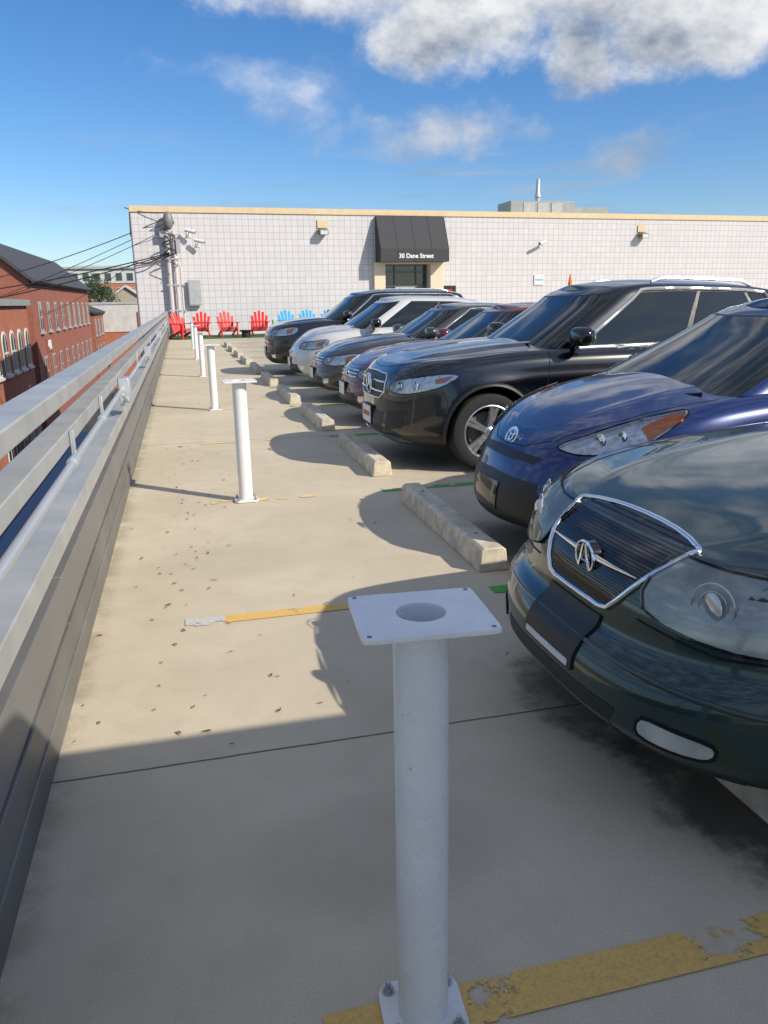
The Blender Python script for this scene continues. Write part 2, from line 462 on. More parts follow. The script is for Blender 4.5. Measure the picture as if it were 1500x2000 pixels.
def patch(bvh,pts,d,off,step=.035,skirt=.006,sgn=1):
    d=Vector(d).normalized(); right=d.cross(Vector((0,0,1))).normalized(); up=right.cross(d).normalized()
    P2=[(Vector(p).dot(right),Vector(p).dot(up)) for p in pts]; dd=[Vector(p).dot(d) for p in pts]; dm=sum(dd)/len(dd)
    bd=[]
    for i in range(len(P2)):
        a=Vector(P2[i]);b=Vector(P2[(i+1)%len(P2)]); k=max(1,int((b-a).length/(step*.6)))
        for j in range(k): bd.append(a+(b-a)*j/k)
    nb=len(bd)
    xs=[p.x for p in bd];ys=[p.y for p in bd]
    def inside(x,y):
        c=False;j=nb-1
        for i in range(nb):
            if (bd[i].y>y)!=(bd[j].y>y) and x<(bd[j].x-bd[i].x)*(y-bd[i].y)/(bd[j].y-bd[i].y)+bd[i].x: c=not c
            j=i
        return c
    inner=[]
    x=min(xs)+step/2
    while x<max(xs):
        y=min(ys)+step/2
        while y<max(ys):
            if inside(x,y) and min((q.x-x)**2+(q.y-y)**2 for q in bd)>(step*.35)**2: inner.append(Vector((x,y)))
            y+=step
        x+=step
    V,E,F,_,_,_=delaunay_2d_cdt(bd+inner,[(i,(i+1)%nb) for i in range(nb)],[list(range(nb))],1,1e-6)
    vs=[];
    for v in V:
        p=right*v.x+up*v.y+d*dm
        vs.append(project(bvh,p,d,off))
    fs=[tuple(f) for f in F]
    ec={}
    for f in fs:
        for i in range(len(f)):
            k=(f[i],f[(i+1)%len(f)]); ec[k]=1
    be=[k for k in ec if (k[1],k[0]) not in ec]
    idx={}
    for a,b in be:
        for q in(a,b):
            if q not in idx:
                idx[q]=len(vs); p=right*V[q].x+up*V[q].y+d*dm; vs.append(project(bvh,p,d,-skirt))
    for a,b in be: fs.append((b,a,idx[a],idx[b]))
    if sgn<0: vs=[Vector((v.x,-v.y,v.z)) for v in vs]
    return vs,fs
def add_patch(C,name,mat,pts,d,off=.004,both=True,step=.035,parent=None,skirt=.006):
    out=[]
    for s in ((1,-1) if both else (1,)):
        vs,fs=patch(C.bvh,pts,d,off,step,skirt,s)
        b=MB(); b.add(vs,fs); out.append(b.obj(name,mat,parent if parent else C.root,ang=60))
    return out
def path_on(C,pts,d,off,seg=.03):
    d=Vector(d).normalized(); out=[]
    for i in range(len(pts)-1):
        a=Vector(pts[i]);b=Vector(pts[i+1]);k=max(1,int((b-a).length/seg))
        for j in range(k+(1 if i==len(pts)-2 else 0)): out.append(project(C.bvh,a+(b-a)*j/k,d,off))
    return out
def mir(P): return [Vector((p.x,-p.y,p.z)) for p in P]
def add_strip(C,name,mat,pts,d,r,off=0.,both=True,closed=False,parent=None,flat=1.):
    P=path_on(C,pts,d,off)
    for Q in ([P,mir(P)] if both else [P]):
        b=MB(); b.tube(Q,r,8,closed=closed,flat=flat)
        b.obj(name,mat,parent if parent else C.root,ang=60)
def smooth_poly(pts,n=4):
    P=[Vector(p) for p in pts];m=len(P);out=[]
    for i in range(m):
        a,b,c,d=P[i-1],P[i],P[(i+1)%m],P[(i+2)%m]
        for k in range(n):
            t=k/n; out.append(.5*((2*b)+(c-a)*t+(2*a-5*b+4*c-d)*t*t+(-a+3*b-3*c+d)*t**3))
    return out
def add_wheel(C,x,s,R,rimmat,spokes,style=0):
    par=C.root; y=s*(C.W/2-.02)
    hub=MB(); hub.cyl((0,-s*.10,0),(0,-s*.13,0),R*.5,n=28)
    w=hub.obj("wheel",M_disc,par,loc=(x,y,R))
    wd=.21
    t=MB(); pr=[(R*.66,-.0),(R*.70,.006),(R*.86,.012),(R*.955,.0),(R*.99,-.02),(R,-.045),(R,-wd+.045),(R*.985,-wd+.02),(R*.95,-wd),(R*.66,-wd)]
    t.lathe([(r,s*h) for r,h in pr],(0,0,0),'y',48)
    t.obj("tyre",M_rub,w)
    r=MB(); pr=[(R*.70,.004),(R*.67,.008),(R*.63,-.012),(R*.62,-.09),(R*.60,-.18)]
    r.lathe([(a,s*h) for a,h in pr],(0,0,0),'y',48)
    r.lathe([(.001,s*-.004),(.035,s*-.006),(.05,s*-.016),(.055,s*-.05)],(0,0,0),'y',24)
    for i in range(spokes):
        a=2*math.pi*i/spokes+.2
        for da in ((-.11,.11) if style==1 else (0,)):
            M=Matrix.Rotation(a+da*.5,4,'Y')
            wdt=.020 if style==1 else .034
            vs=[]
            for (rr,h,ww,th) in ((.035,-.02,wdt,.03),(R*.4,-.012,wdt*.85,.03),(R*.66,-.004,wdt*1.1,.03)):
                for (u,v) in ((-ww,0),(-ww*.7,th*.25+.004),(ww*.7,th*.25+.004),(ww,0),(ww,-th),(-ww,-th)):
                    vs.append(M@Vector((u+(da*rr*.5),s*(h+v-.008),rr)))
            fs=[]
            for k in range(2):
                for j in range(6): fs.append((k*6+j,k*6+(j+1)%6,(k+1)*6+(j+1)%6,(k+1)*6+j))
            r.add(vs,fs)
    r.obj("rim",rimmat,w)
    return w
def make_car(P):
    C=Car(); C.W=P['W']
    C.root=empty(P.get('name','parked_car'),(P['x0'],P['yc'],0),P['label'],P.get('cat','car'),P.get('group','cars parked nose in along the deck'),P.get('rotz',0))
    C.paint=P['paint']
    C.body,C.bvh,C.pt=build_body(P,C.root,P['paint'])
    pt=surf_cabin(P); C.cpt=pt
    nt=70;nq=20;vs=[];fs=[]
    gr=[.9,.75,.55,.35,.15,0]
    for sgn in(1,-1):
        base=len(vs); n=nq+1+len(gr)
        for i in range(nt+1):
            t=i/nt
            for j in range(nq+1):
                p=pt(t,j/nq); vs.append((p.x,p.y*sgn,p.z))
            for g in gr:
                p=pt(t,1,g)
                vs.append((p.x,p.y*sgn,p.z))
        for i in range(nt):
            for j in range(n-1):
                a=base+i*n+j; fs.append((a,a+1,a+n+1,a+n))
    me=MB(); me.add(vs,fs)
    glass=P.get('glass',[(.27,.50),(.515,.70),(.715,.785)])
    q0,q1=P.get('q0',.10),P.get('q1',.86)
    cab=me.obj("cabin",P.get('roofmat',P['paint']),C.root,merge=True,ang=50)
    C.cab=cab
    line=MB()
    wt=P.get('ws_t',.205); w0=P.get('wq0',.09)
    v,f=cabin_patch(pt,0,wt+.006,w0-.02,.895,.003,20,10,1,True); line.add(v,f)
    line.obj("windshield_seal",M_dark,C.root,ang=80)
    g=MB(); v,f=cabin_patch(pt,0,wt,w0,.88,.007,20,10,1,True); g.add(v,f)
    g.obj("windshield",M_cg,C.root,ang=80)
    g=MB(); v,f=cabin_patch(pt,.86,1,.25,.85,.007,10,6,1); g.add(v,f); v,f=cabin_patch(pt,.86,1,.25,.85,.007,10,6,-1); g.add(v,f)
    g.obj("rear_window",M_cg,C.root,ang=80,merge=True)
    for s in(1,-1):
        for (a,b) in glass:
            g=MB(); v,f=cabin_patch(pt,a,b,q0,q1,.007,12,8,s); g.add(v,f); g.obj("side_window",M_cg,C.root,ang=80)
        a0,b0=glass[0][0]-.006,glass[-1][1]+.004
        line=MB(); v,f=cabin_patch(pt,a0,b0,q0-.02,q1+.02,.003,24,6,s); line.add(v,f)
        line.obj("window_surround",P.get('lining',M_dark),C.root,ang=80)
        if P.get('chrome_win'):
            b=MB()
            a0,b0=glass[0][0]-.01,glass[-1][1]+.006
            path=[]
            for i in range(8): path.append((a0,q0-.03+(q1+.05-q0)*i/8))
            for i in range(31): path.append((a0+(b0-a0)*i/30,q1+.03))
            for i in range(8): path.append((b0,q1+.03-(q1+.05-q0)*i/8))
            for i in range(31): path.append((b0-(b0-a0)*i/30,q0-.03))
            pp=[]
            for t,q in path:
                p=pt(t,q); pp.append(Vector((p.x,s*(p.y+.008),p.z+.002)))
            b.tube(pp,P.get('ctr',.011),6,closed=True)
            b.obj("window_trim",M_satin,C.root,ang=60)
    if P.get('rails'):
        for s in(1,-1):
            b=MB(); pp=[]
            for i in range(21):
                t=.28+.5*i/20; p=pt(t,1.0); e=min(1,min(i,20-i)/2.0)
                pp.append(Vector((p.x,s*(p.y-.01),p.z+.012+.035*e)))
            b.tube(pp,.018,8); b.obj("roof_rail",P['rails'],C.root)
    for wx in P['wx']:
        for s in(-1,1): add_wheel(C,wx,s,P['R'],P.get('rim',M_alloy),P.get('spokes',5),P.get('rstyle',0))
    if P.get('arch'):
        for wx in P['wx']:
            for s in(1,-1):
                b=MB(); pts=[]
                for i in range(33):
                    a=math.radians(-12+204*i/32); r=P['R']+P.get('gap',.05)+.012
                    p=Vector((wx+math.cos(a)*r,-P['W']/2,P['R']+.01+math.sin(a)*r)); p.z=max(p.z,P['zb']+.02)
                    q=project(C.bvh,p,Vector((0,1,0)),.006); pts.append(Vector((q.x,q.y*(-s),q.z)))
                b.tube(pts,.024,8,flat=.45)
                b.obj("wheel_arch_trim",P['arch'],C.root,ang=60)
    dr=P.get('doors',[])
    zt=pchip(P['ztop'])
    def gap2(pts,both=True):
        for Q in ([pts,mir(pts)] if both else [pts]):
            b=MB(); b.tube(Q,.004,6); b.obj("panel_gap",M_seam,C.root)
    for x in dr:
        gap2(path_on(C,[(x,-1,P['zb']+.12),(x-.03,-1,(P['zb']+zt(x))/2),(x+.01,-1,zt(x)-.015)],(0,1,0),-.001))
    if len(dr)>1:
        gap2(path_on(C,[(dr[0]+.02,-1,P['zb']+.12),(dr[-1]-.02,-1,P['zb']+.12)],(0,1,0),-.001),False)
    hp=P.get('hood')
    if hp:
        gap2(path_on(C,[(p[0],-p[1],2) for p in hp],(0,0,-1),-.0015))
        hx=P.get('hx0',hp[0][0]-.06)
        if P.get('hoodfront',True): gap2(path_on(C,[(hp[0][0]-.01,-hp[0][1]+.02,2),(hx,-hp[0][1]*.5,2),(hx-.02,0,2),(hx,hp[0][1]*.5,2),(hp[0][0]-.01,hp[0][1]-.02,2)],(0,0,-1),-.0015),False)
    for x in P.get('handles',[]):
        for s in(1,-1):
            b=MB()
            q=project(C.bvh,Vector((x,-1,P.get('hz',.88))),Vector((0,1,0)),.022)
            b.ellipsoid((q.x,-s*q.y if s>0 else q.y,q.z),(.10,.018,.018),e=.8)
            b.obj("door_handle",P.get('handmat',P['paint']),C.root)
    mx,mz=P['mir']
    for s in(1,-1):
        b=MB(); yy=s*(P['cab']['wb']+.17)
        b.ellipsoid((mx,yy,mz),(.085,.135,.085),20,12,e=.72)
        b.cyl((mx+.02,s*(P['cab']['wb']-.04),mz-.09),(mx,yy-s*.06,mz-.05),.03,.025,n=12)
        o=b.obj("mirror",P.get('mirmat',P['paint']),C.root)
        g=MB(); g.ellipsoid((mx+.075,yy,mz),(.014,.115,.068),16,8,e=.7); g.obj("mirror_glass",M_chrome,o)
    for y0,y1 in ((-.10,-.62),(.55,.03)):
        b=MB(); pa=[]
        for i in range(13):
            y=y0+(y1-y0)*i/12
            best=min(((abs(pt(tt/100*.24,.10+.04*i/12).y-abs(y))),tt) for tt in range(101))[1]
            p=pt(best/100*.24,.10+.04*i/12); pa.append(Vector((p.x-.02,y,p.z+.022)))
        b.tube(pa,.008,6)
        b.obj("wiper",M_dark,C.root)
    return C
def ring(b,C,yc,zc,ry,rz,r,off=.012,n=28):
    pts=[]
    for i in range(n):
        a=2*math.pi*i/n; pts.append((yc+ry*math.cos(a),zc+rz*math.sin(a)))
    x=project(C.bvh,Vector((0,yc,zc)),Vector((1,0,0)),off).x
    b.tube([Vector((x,p[0],p[1])) for p in pts],r,6,closed=True)
    return x
def front_x(C,y,z): return project(C.bvh,Vector((0,y,z)),Vector((1,0,0)),0).x
def plate(C,z,w=.305,h=.155,mat=None,y=0):
    x=front_x(C,y,z)-.012
    b=MB(); b.box(x-.004,x+.07,y-w/2-.008,y+w/2+.008,z-h/2-.008,z+h/2+.008); f=b.obj("license_plate",M_dark,C.root,bevel=.003)
    b=MB(); b.box(x-.009,x-.003,y-w/2,y+w/2,z-h/2,z+h/2); b.obj("plate_face",mat or M_plate,f,bevel=.002)
    return x
def headlamp(C,pts,d,base=M_refl,amber=None,circles=(),bowl=M_chrome,tr=.006):
    for s in(1,-1):
        vs,fs=patch(C.bvh,pts,d,.002,.03,.006,s); b=MB(); b.add(vs,fs); h=b.obj("headlight",base,C.root,ang=60)
        if amber:
            vs,fs=patch(C.bvh,amber,d,.008,.03,.004,s); b=MB(); b.add(vs,fs); b.obj("turn_signal",M_amber,h,ang=60)
        D=Vector(d).normalized()
        for (c,r) in circles:
            b=MB()
            q=project(C.bvh,Vector(c),D,.004)
            ax=Vector((-.9,-.35,.15)).normalized()
            u=ax.orthogonal().normalized();v=ax.cross(u)
            for rr,t_ in ((r,tr),(r*.66,tr*.8)):
                P=[q+u*rr*math.cos(t*2*math.pi/24)+v*rr*math.sin(t*2*math.pi/24) for t in range(24)]
                if s<0: P=mir(P)
                b.tube(P,t_,6,closed=True)
            cc=q if s>0 else Vector((q.x,-q.y,q.z))
            b.ellipsoid(cc,(r*.16,r*.64,r*.64),16,8)
            b.obj("lamp_bowl",bowl,h)
        vs,fs=patch(C.bvh,pts,d,.014,.03,.006,s); b=MB(); b.add(vs,fs); b.obj("lens_cover",M_lens,h,ang=60)
        P=path_on(C,list(pts)+[pts[0]],d,.004)
        if s<0: P=mir(P)
        b=MB(); b.tube(P,.0045,6,closed=True); b.obj("lamp_seal",M_seam,h)
def poly_yz(l,x=0): return [(x,p[0],p[1]) for p in l]
# ---- 1. dark green sedan
def sedan_green():
    P=dict(L=4.9,W=1.82,zb=.19,x0=1.10,yc=2.2,aF=.85,aR=.8,pF=2.8,R=.325,wx=(.98,3.72),gap=.04,
      lv=[(0,.17,.86),(.1,.06,.95),(.24,.0,.985),(.42,.0,1.0),(.55,.03,1.0),(.62,.085,.995),(.8,.11,.98),(.93,.16,.955),(1,.26,.90)],
      ztop=[(0,.68),(.16,.745),(.35,.80),(.7,.865),(1.2,.92),(1.6,.945),(3,.96),(4.2,.98),(4.9,.90)],
      crown=[(.0,.0),(.26,.0),(.5,.03),(.9,.048),(1.5,.065),(4.0,.06),(4.7,0),(4.9,0)],ridge=.010,
      cab=dict(xc=1.42,xf=2.2,rc=4.35,rf=3.45,wb=.77,wr=.58,roof=[(1.4,1.30),(2.1,1.40),(2.7,1.435),(3.4,1.40),(4.4,1.3)]),
      paint=carpaint("teal_green_paint",(.002,.030,.031),.35,.3,.02),doors=(1.5,2.55,3.55),handles=(2.4,3.4),
      hood=[(.30,.60),(.55,.70),(1.0,.76),(1.42,.78)],hx0=.20,hoodfront=False,mir=(1.75,1.0),nf=40,nl=44,ns=70,
      label="dark teal green sedan with chrome shield grille parked on the deck",rim=M_alloy,spokes=7)
    C=make_car(P); R=C.root
    gl=[(0,.572),(.10,.573),(.19,.580),(.262,.66),(.305,.722),(.338,.778),(.33,.790),(.18,.802),(0,.806)]
    G=[(0,y,z) for y,z in gl]+[(0,-y,z) for y,z in gl[::-1][1:-1]]
    g=add_patch(C,"grille",M_black,G,(1,0,0),.002,False,.03)[0]
    add_strip(C,"grille_surround",M_chrome,smooth_poly(G,2)+[G[0]],(1,0,0),.0095,.005,False,parent=g)
    b=MB()
    def ins(y,z):
        c=False;j=len(G)-1
        for i in range(len(G)):
            if (G[i][2]>z)!=(G[j][2]>z) and y<(G[j][1]-G[i][1])*(z-G[i][2])/(G[j][2]-G[i][2])+G[i][1]: c=not c
            j=i
        return c
    for k in range(29):
        z=.579+k*.0078; ys=[y/200 for y in range(-80,81) if ins(y/200,z)]
        if len(ys)>3:
            pts=path_on(C,[(0,ys[0],z),(0,ys[-1],z)],(1,0,0),.003); b.tube(pts,.0012,4)
    b.obj("grille_mesh",M_dark,g)
    for s in(1,-1):
        b=MB()
        pts=path_on(C,[(0,s*.045,.686),(0,s*.272,.690)],(1,0,0),.018)
        n=len(pts); vs=[];fs=[]
        for i,p in enumerate(pts):
            r=.0115*(1-.82*i/(n-1))
            for k in range(8):
                a=2*math.pi*k/8; vs.append((p.x+.6*r*math.cos(a),p.y,p.z+r*math.sin(a)))
        for i in range(n-1):
            for k in range(8): fs.append((i*8+k,i*8+(k+1)%8,(i+1)*8+(k+1)%8,(i+1)*8+k))
        fs+=[tuple(range(8)),tuple(range((n-1)*8,n*8))]
        b.add(vs,fs); b.obj("grille_bar",M_chrome,g)
    x=front_x(C,0,.68)-.018
    e=MB()
    e.tube([Vector((x,.058*math.cos(a*math.pi/16),.684+.050*math.sin(a*math.pi/16))) for a in range(32)],.0050,8,closed=True)
    for s in(1,-1):
        e.tube([Vector((x-.002,s*.032,.648)),Vector((x-.004,s*.017,.688)),Vector((x-.002,s*.006,.728))],.0050,6)
    e.tube([Vector((x-.003,-.018,.672)),Vector((x-.003,.018,.672))],.0035,6)
    o=e.obj("emblem",M_chrome,g)
    e=MB(); e.lathe([(.0005,0),(.051,0),(.051,.03)],(x+.004,0,.684),'x',24); e.obj("emblem_back",M_black,o)
    hl=smooth_poly([(.14,-.385,.778),(.2,-.56,.79),(.34,-.74,.80),(.60,-.86,.815),(.58,-.89,.74),(.36,-.85,.650),(.18,-.66,.610),(.10,-.365,.635)],3)
    headlamp(C,hl,(.72,.62,-.12),M_haze,None,[((.2,-.54,.70),.064),((.34,-.72,.71),.060)],M_haze2,.0025)
    add_strip(C,"bumper_gap",M_seam,[(.1,-.34,.595),(.15,-.63,.58),(.4,-.84,.62)],(.8,.6,0),.004,-.001)
    add_patch(C,"air_intake",M_dark,poly_yz([(-.34,.25),(-.38,.35),(.38,.35),(.34,.25)]),(1,0,0),.002,False)
    add_patch(C,"lower_lip",M_dark,poly_yz([(-.62,.205),(-.66,.235),(.66,.235),(.62,.205)]),(1,0,0),.003,False)
    FL=smooth_poly([(0,-.50,.31),(0,-.51,.365),(0,-.62,.368),(0,-.75,.36),(0,-.74,.315),(0,-.62,.300)],3)
    add_patch(C,"fog_light",M_haze,FL,(.8,.5,0),.003)
    for s in(1,-1):
        P_=path_on(C,FL+[FL[0]],(.8,.5,0),.001); P_=[Vector((p.x,p.y*s,p.z)) for p in P_]
        b=MB(); b.tube(P_,.006,6,closed=True); b.obj("fog_light_trim",M_seam,R)
    add_strip(C,"bumper_crease",C.paint,[(0,-.80,.47),(0,-.4,.475),(0,0,.475),(0,.4,.475),(0,.80,.47)],(1,0,0),.010,-.003,False)
    lp=add_patch(C,"license_plate",M_dark,poly_yz([(-.17,.375),(-.17,.545),(.17,.545),(.17,.375)]),(1,0,0),.008,False)[0]
    add_patch(C,"plate_strip",M_plate,poly_yz([(-.15,.382),(-.15,.402),(.15,.402),(.15,.382)]),(1,0,0),.011,False,parent=lp)
sedan_green()
# ---- 2. blue hatchback
def hatch_blue():
    P=dict(L=4.48,W=1.75,zb=.18,x0=1.72,yc=4.36,aF=1.0,aR=.6,pF=2.25,R=.32,wx=(.97,3.67),gap=.04,
      lv=[(0,.16,.86),(.12,.03,.95),(.3,.0,.985),(.5,.01,1.0),(.68,.05,1.0),(.82,.09,.99),(.93,.15,.96),(1,.25,.89)],
      ztop=[(0,.66),(.15,.71),(.35,.79),(.7,.885),(1.1,.955),(1.5,.985),(2.5,.99),(3.6,1.03),(4.48,1.05)],
      crown=[(.0,.0),(.22,.0),(.5,.05),(.9,.08),(1.5,.09),(4.0,.04),(4.3,0),(4.48,0)],ridge=.006,
      cab=dict(xc=.80,xf=1.9,rc=4.38,rf=3.9,wb=.76,wr=.57,aF=.50,roof=[(.8,1.20),(1.3,1.36),(1.9,1.475),(2.4,1.505),(3.2,1.47),(4.4,1.26)]),
      paint=carpaint("blue_paint",(.0,.017,.115),.30,.3,.01),doors=(1.5,2.55,3.45),handles=(2.4,3.3),ws_t=.20,
      hood=[(.26,.40),(.55,.60),(.85,.68),(1.05,.72)],hx0=.16,mir=(1.9,1.03),nf=34,nl=36,mirmat=M_black,
      label="blue hatchback with clear headlights and amber signal beside green sedan",spokes=5)
    C=make_car(P)
    hl=smooth_poly([(.27,-.43,.688),(.38,-.52,.752),(.58,-.61,.815),(.86,-.70,.880),(.84,-.755,.85),(.64,-.79,.775),(.42,-.71,.71),(.30,-.57,.678)],3)
    am=[(.60,-.785,.770),(.62,-.70,.80),(.80,-.705,.86),(.85,-.735,.868),(.82,-.765,.835)]
    headlamp(C,hl,(.55,.5,-.55),M_refl,am,[((.43,-.61,.733),.032),((.53,-.67,.752),.024)])
    add_patch(C,"grille",M_dark,poly_yz([(-.36,.60),(-.42,.635),(0,.655),(.42,.635),(.36,.60)]),(1,0,0),.002,False)
    add_patch(C,"air_intake",M_dark,poly_yz([(-.52,.23),(-.44,.50),(0,.52),(.44,.50),(.52,.23)]),(1,0,0),.002,False)
    add_patch(C,"fog_light",M_dark,poly_yz([(-.60,.30),(-.60,.40),(-.74,.42),(-.76,.33)]),(.8,.5,0),.003)
    b=MB(); x=front_x(C,0,.70)-.012
    def T(ry,rz,r,cz=0): b.tube([Vector((x+.9*(cz+rz*math.sin(a*math.pi/16))*.6,ry*math.cos(a*math.pi/16),.705+cz+rz*math.sin(a*math.pi/16))) for a in range(32)],r,6,closed=True)
    T(.068,.046,.0055); T(.020,.042,.0045); T(.044,.016,.0045,.022)
    b.obj("emblem",M_chrome,C.root)
    add_patch(C,"license_plate",M_black,poly_yz([(-.16,.30),(-.16,.46),(.16,.46),(.16,.30)]),(1,0,0),.008,False)
hatch_blue()
# ---- 3. black suv
def suv_black():
    P=dict(L=4.66,W=1.90,zb=.23,x0=1.70,yc=7.4,aF=.8,aR=.6,pF=2.9,R=.355,wx=(.90,3.77),gap=.05,flare=.018,
      lv=[(0,.14,.88),(.1,.05,.96),(.25,.0,.99),(.45,.02,1.0),(.62,.03,1.0),(.8,.05,.99),(.92,.10,.965),(1,.20,.89)],
      ztop=[(0,.89),(.15,.935),(.35,.975),(.7,1.0),(1.2,1.04),(1.7,1.055),(2.5,1.06),(3.6,1.09),(4.66,1.05)],
      crown=[(.0,.0),(.2,.0),(.5,.045),(.9,.07),(1.5,.08),(4.0,.04),(4.5,0),(4.66,0)],ridge=.02,
      cab=dict(xc=1.25,xf=2.1,rc=4.6,rf=4.1,wb=.82,wr=.66,aF=.45,roof=[(1.2,1.46),(2.0,1.61),(2.7,1.67),(3.4,1.65),(4.6,1.5)]),
      paint=carpaint("black_paint",(.0012,.0016,.004),.0,.25,.01),doors=(1.45,2.5,3.5),handles=(2.35,3.35),hz=.98,chrome_win=True,ctr=.018,rails=M_satin,
      hood=[(.25,.55),(.5,.68),(.9,.76),(1.3,.80)],hx0=.16,mir=(1.72,1.17),rim=M_alloy,spokes=5,rstyle=1,mirmat=M_black,arch=M_dark,cladf=.13,nf=30,nl=34,
      label="black SUV with chrome window trim and round star grille badge")
    C=make_car(P)
    gl=[(0,.63),(.32,.635),(.42,.70),(.41,.82),(.36,.855),(0,.865)]
    G=[(0,y,z) for y,z in gl]+[(0,-y,z) for y,z in gl[::-1][1:-1]]
    g=add_patch(C,"grille",M_dark,G,(1,0,0),.002,False)[0]
    add_strip(C,"grille_surround",M_chrome,G+[G[0]],(1,0,0),.007,.004,False,parent=g)
    for z,w in((.785,.40),(.70,.41)):
        for s in(1,-1):
            b=MB(); b.tube(path_on(C,[(0,s*.09,z),(0,s*w,z)],(1,0,0),.012),.009,6); b.obj("grille_bar",M_chrome,g)
    b=MB(); x=front_x(C,0,.745)-.025
    b.tube([Vector((x,.090*math.cos(a*math.pi/16),.745+.090*math.sin(a*math.pi/16))) for a in range(32)],.009,8,closed=True)
    for k in range(3):
        a=math.radians(90+120*k); b.cyl((x,0,.745),(x,.085*math.cos(a),.745+.085*math.sin(a)),.012,.004,6)
    b.obj("emblem",M_chrome,g)
    hl=smooth_poly([(.12,-.50,.71),(.14,-.53,.80),(.3,-.74,.845),(.55,-.86,.875),(.62,-.90,.85),(.42,-.88,.76),(.22,-.70,.70)],3)
    headlamp(C,hl,(.72,.6,-.1),M_refl,[(.43,-.855,.79),(.42,-.85,.835),(.58,-.89,.862),(.5,-.89,.81)],[((.2,-.60,.76),.036),((.30,-.74,.77),.034)])
    add_patch(C,"air_intake",M_dark,poly_yz([(-.40,.34),(-.44,.52),(.44,.52),(.40,.34)]),(1,0,0),.002,False)
    add_patch(C,"side_intake",M_dark,[(0,-.52,.36),(0,-.54,.53),(0,-.82,.56),(0,-.80,.40)],(.8,.6,0),.003)
    add_patch(C,"skid_plate",M_chrome,poly_yz([(-.66,.255),(-.60,.30),(.60,.30),(.66,.255)]),(1,0,0),.006,False)
    x=plate(C,.46,.31,.16)
    b=MB(); b.box(x-.011,x-.0095,-.12,.12,.44,.485); b.obj("plate_marking",M_red,C.root)
suv_black()
def generic(kind,x0,yc,paint,label,**kw):
    if kind=='sedan':
        P=dict(L=4.66,W=1.78,zb=.19,aF=.8,aR=.7,pF=2.7,R=.325,wx=(.9,3.55),
          lv=[(0,.14,.87),(.12,.03,.95),(.28,.0,.985),(.5,.02,1.0),(.7,.05,1.0),(.85,.08,.985),(.94,.14,.96),(1,.24,.89)],
          ztop=[(0,.70),(.15,.745),(.4,.82),(.8,.88),(1.2,.92),(1.7,.94),(3,.96),(4.1,1.0),(4.66,.93)],
          crown=[(.0,.0),(.22,.0),(.5,.05),(.9,.07),(1.5,.08),(3.9,.06),(4.5,0),(4.66,0)],ridge=.015,
          cab=dict(xc=1.3,xf=2.1,rc=4.2,rf=3.3,wb=.76,wr=.57,roof=[(1.3,1.32),(2.0,1.42),(2.6,1.46),(3.3,1.43),(4.2,1.3)]),
          doors=(1.4,2.45,3.45),handles=(2.3,3.3),hood=[(.25,.5),(.5,.66),(.9,.73),(1.3,.76)],mir=(1.68,1.03),chrome_win=kw.get('cw'))
        hz=(.60,.70); gz=(.585,.70)
    elif kind=='tall':
        P=dict(L=4.17,W=1.77,zb=.19,aF=.75,aR=.5,pF=2.4,R=.33,wx=(.82,3.42),
          lv=[(0,.14,.87),(.12,.03,.95),(.28,.0,.985),(.5,.01,1.0),(.7,.04,1.0),(.85,.09,.985),(.94,.16,.96),(1,.26,.89)],
          ztop=[(0,.80),(.15,.84),(.4,.92),(.8,.98),(1.2,1.01),(1.7,1.03),(3,1.05),(3.7,1.08),(4.17,1.05)],
          crown=[(.0,.0),(.22,.0),(.5,.06),(.9,.08),(1.5,.08),(3.5,.04),(4.0,0),(4.17,0)],ridge=.02,
          cab=dict(xc=.95,xf=1.8,rc=4.1,rf=3.7,wb=.77,wr=.60,aF=.5,roof=[(.9,1.38),(1.7,1.55),(2.2,1.6),(3.0,1.58),(4.1,1.42)]),
          doors=(1.3,2.3,3.2),handles=(2.15,3.05),hood=[(.25,.5),(.5,.66),(.75,.72),(1.0,.75)],mir=(1.45,1.12),rim=M_alloyd,mirmat=M_black,hz=.95)
        hz=(.70,.80); gz=(.5,.72)
    else:
        P=dict(L=4.8,W=1.93,zb=.25,aF=.75,aR=.5,pF=3.0,R=.375,wx=(.92,3.73),gap=.055,flare=.018,
          lv=[(0,.12,.88),(.1,.04,.96),(.25,.0,.99),(.45,.01,1.0),(.62,.02,1.0),(.82,.04,.99),(.93,.10,.965),(1,.2,.89)],
          ztop=[(0,1.0),(.15,1.03),(.35,1.06),(.7,1.09),(1.2,1.12),(1.7,1.12),(3,1.13),(4.2,1.15),(4.8,1.1)],
          crown=[(.0,.0),(.2,.0),(.5,.04),(.9,.06),(1.5,.06),(4.0,.04),(4.6,0),(4.8,0)],ridge=.02,
          cab=dict(xc=1.2,xf=1.95,rc=4.74,rf=4.4,wb=.84,wr=.70,aF=.4,roof=[(1.2,1.5),(1.9,1.68),(2.6,1.75),(3.8,1.74),(4.7,1.62)]),
          doors=(1.45,2.5,3.5),handles=(2.35,3.35),hz=1.0,hood=[(.2,.6),(.5,.74),(.9,.80),(1.2,.82)],mir=(1.65,1.24),rails=M_alloy,arch=M_dark,cladf=.13,cw=True,chrome_win=True,rim=M_alloy)
        hz=(.84,.95); gz=(.62,.93)
    P.update(x0=x0,yc=yc,paint=paint,label=label,nf=18,nl=22,ns=48); P.update(kw)
    C=make_car(P)
    W=P['W']/2; z0,z1=hz
    hl=smooth_poly([(.1,-W*.55,z0),(.12,-W*.58,z1),(.3,-W*.84,z1+.03),(.6,-W*.95,z1+.05),(.5,-W*.98,z0+.03),(.25,-W*.8,z0-.02)],3)
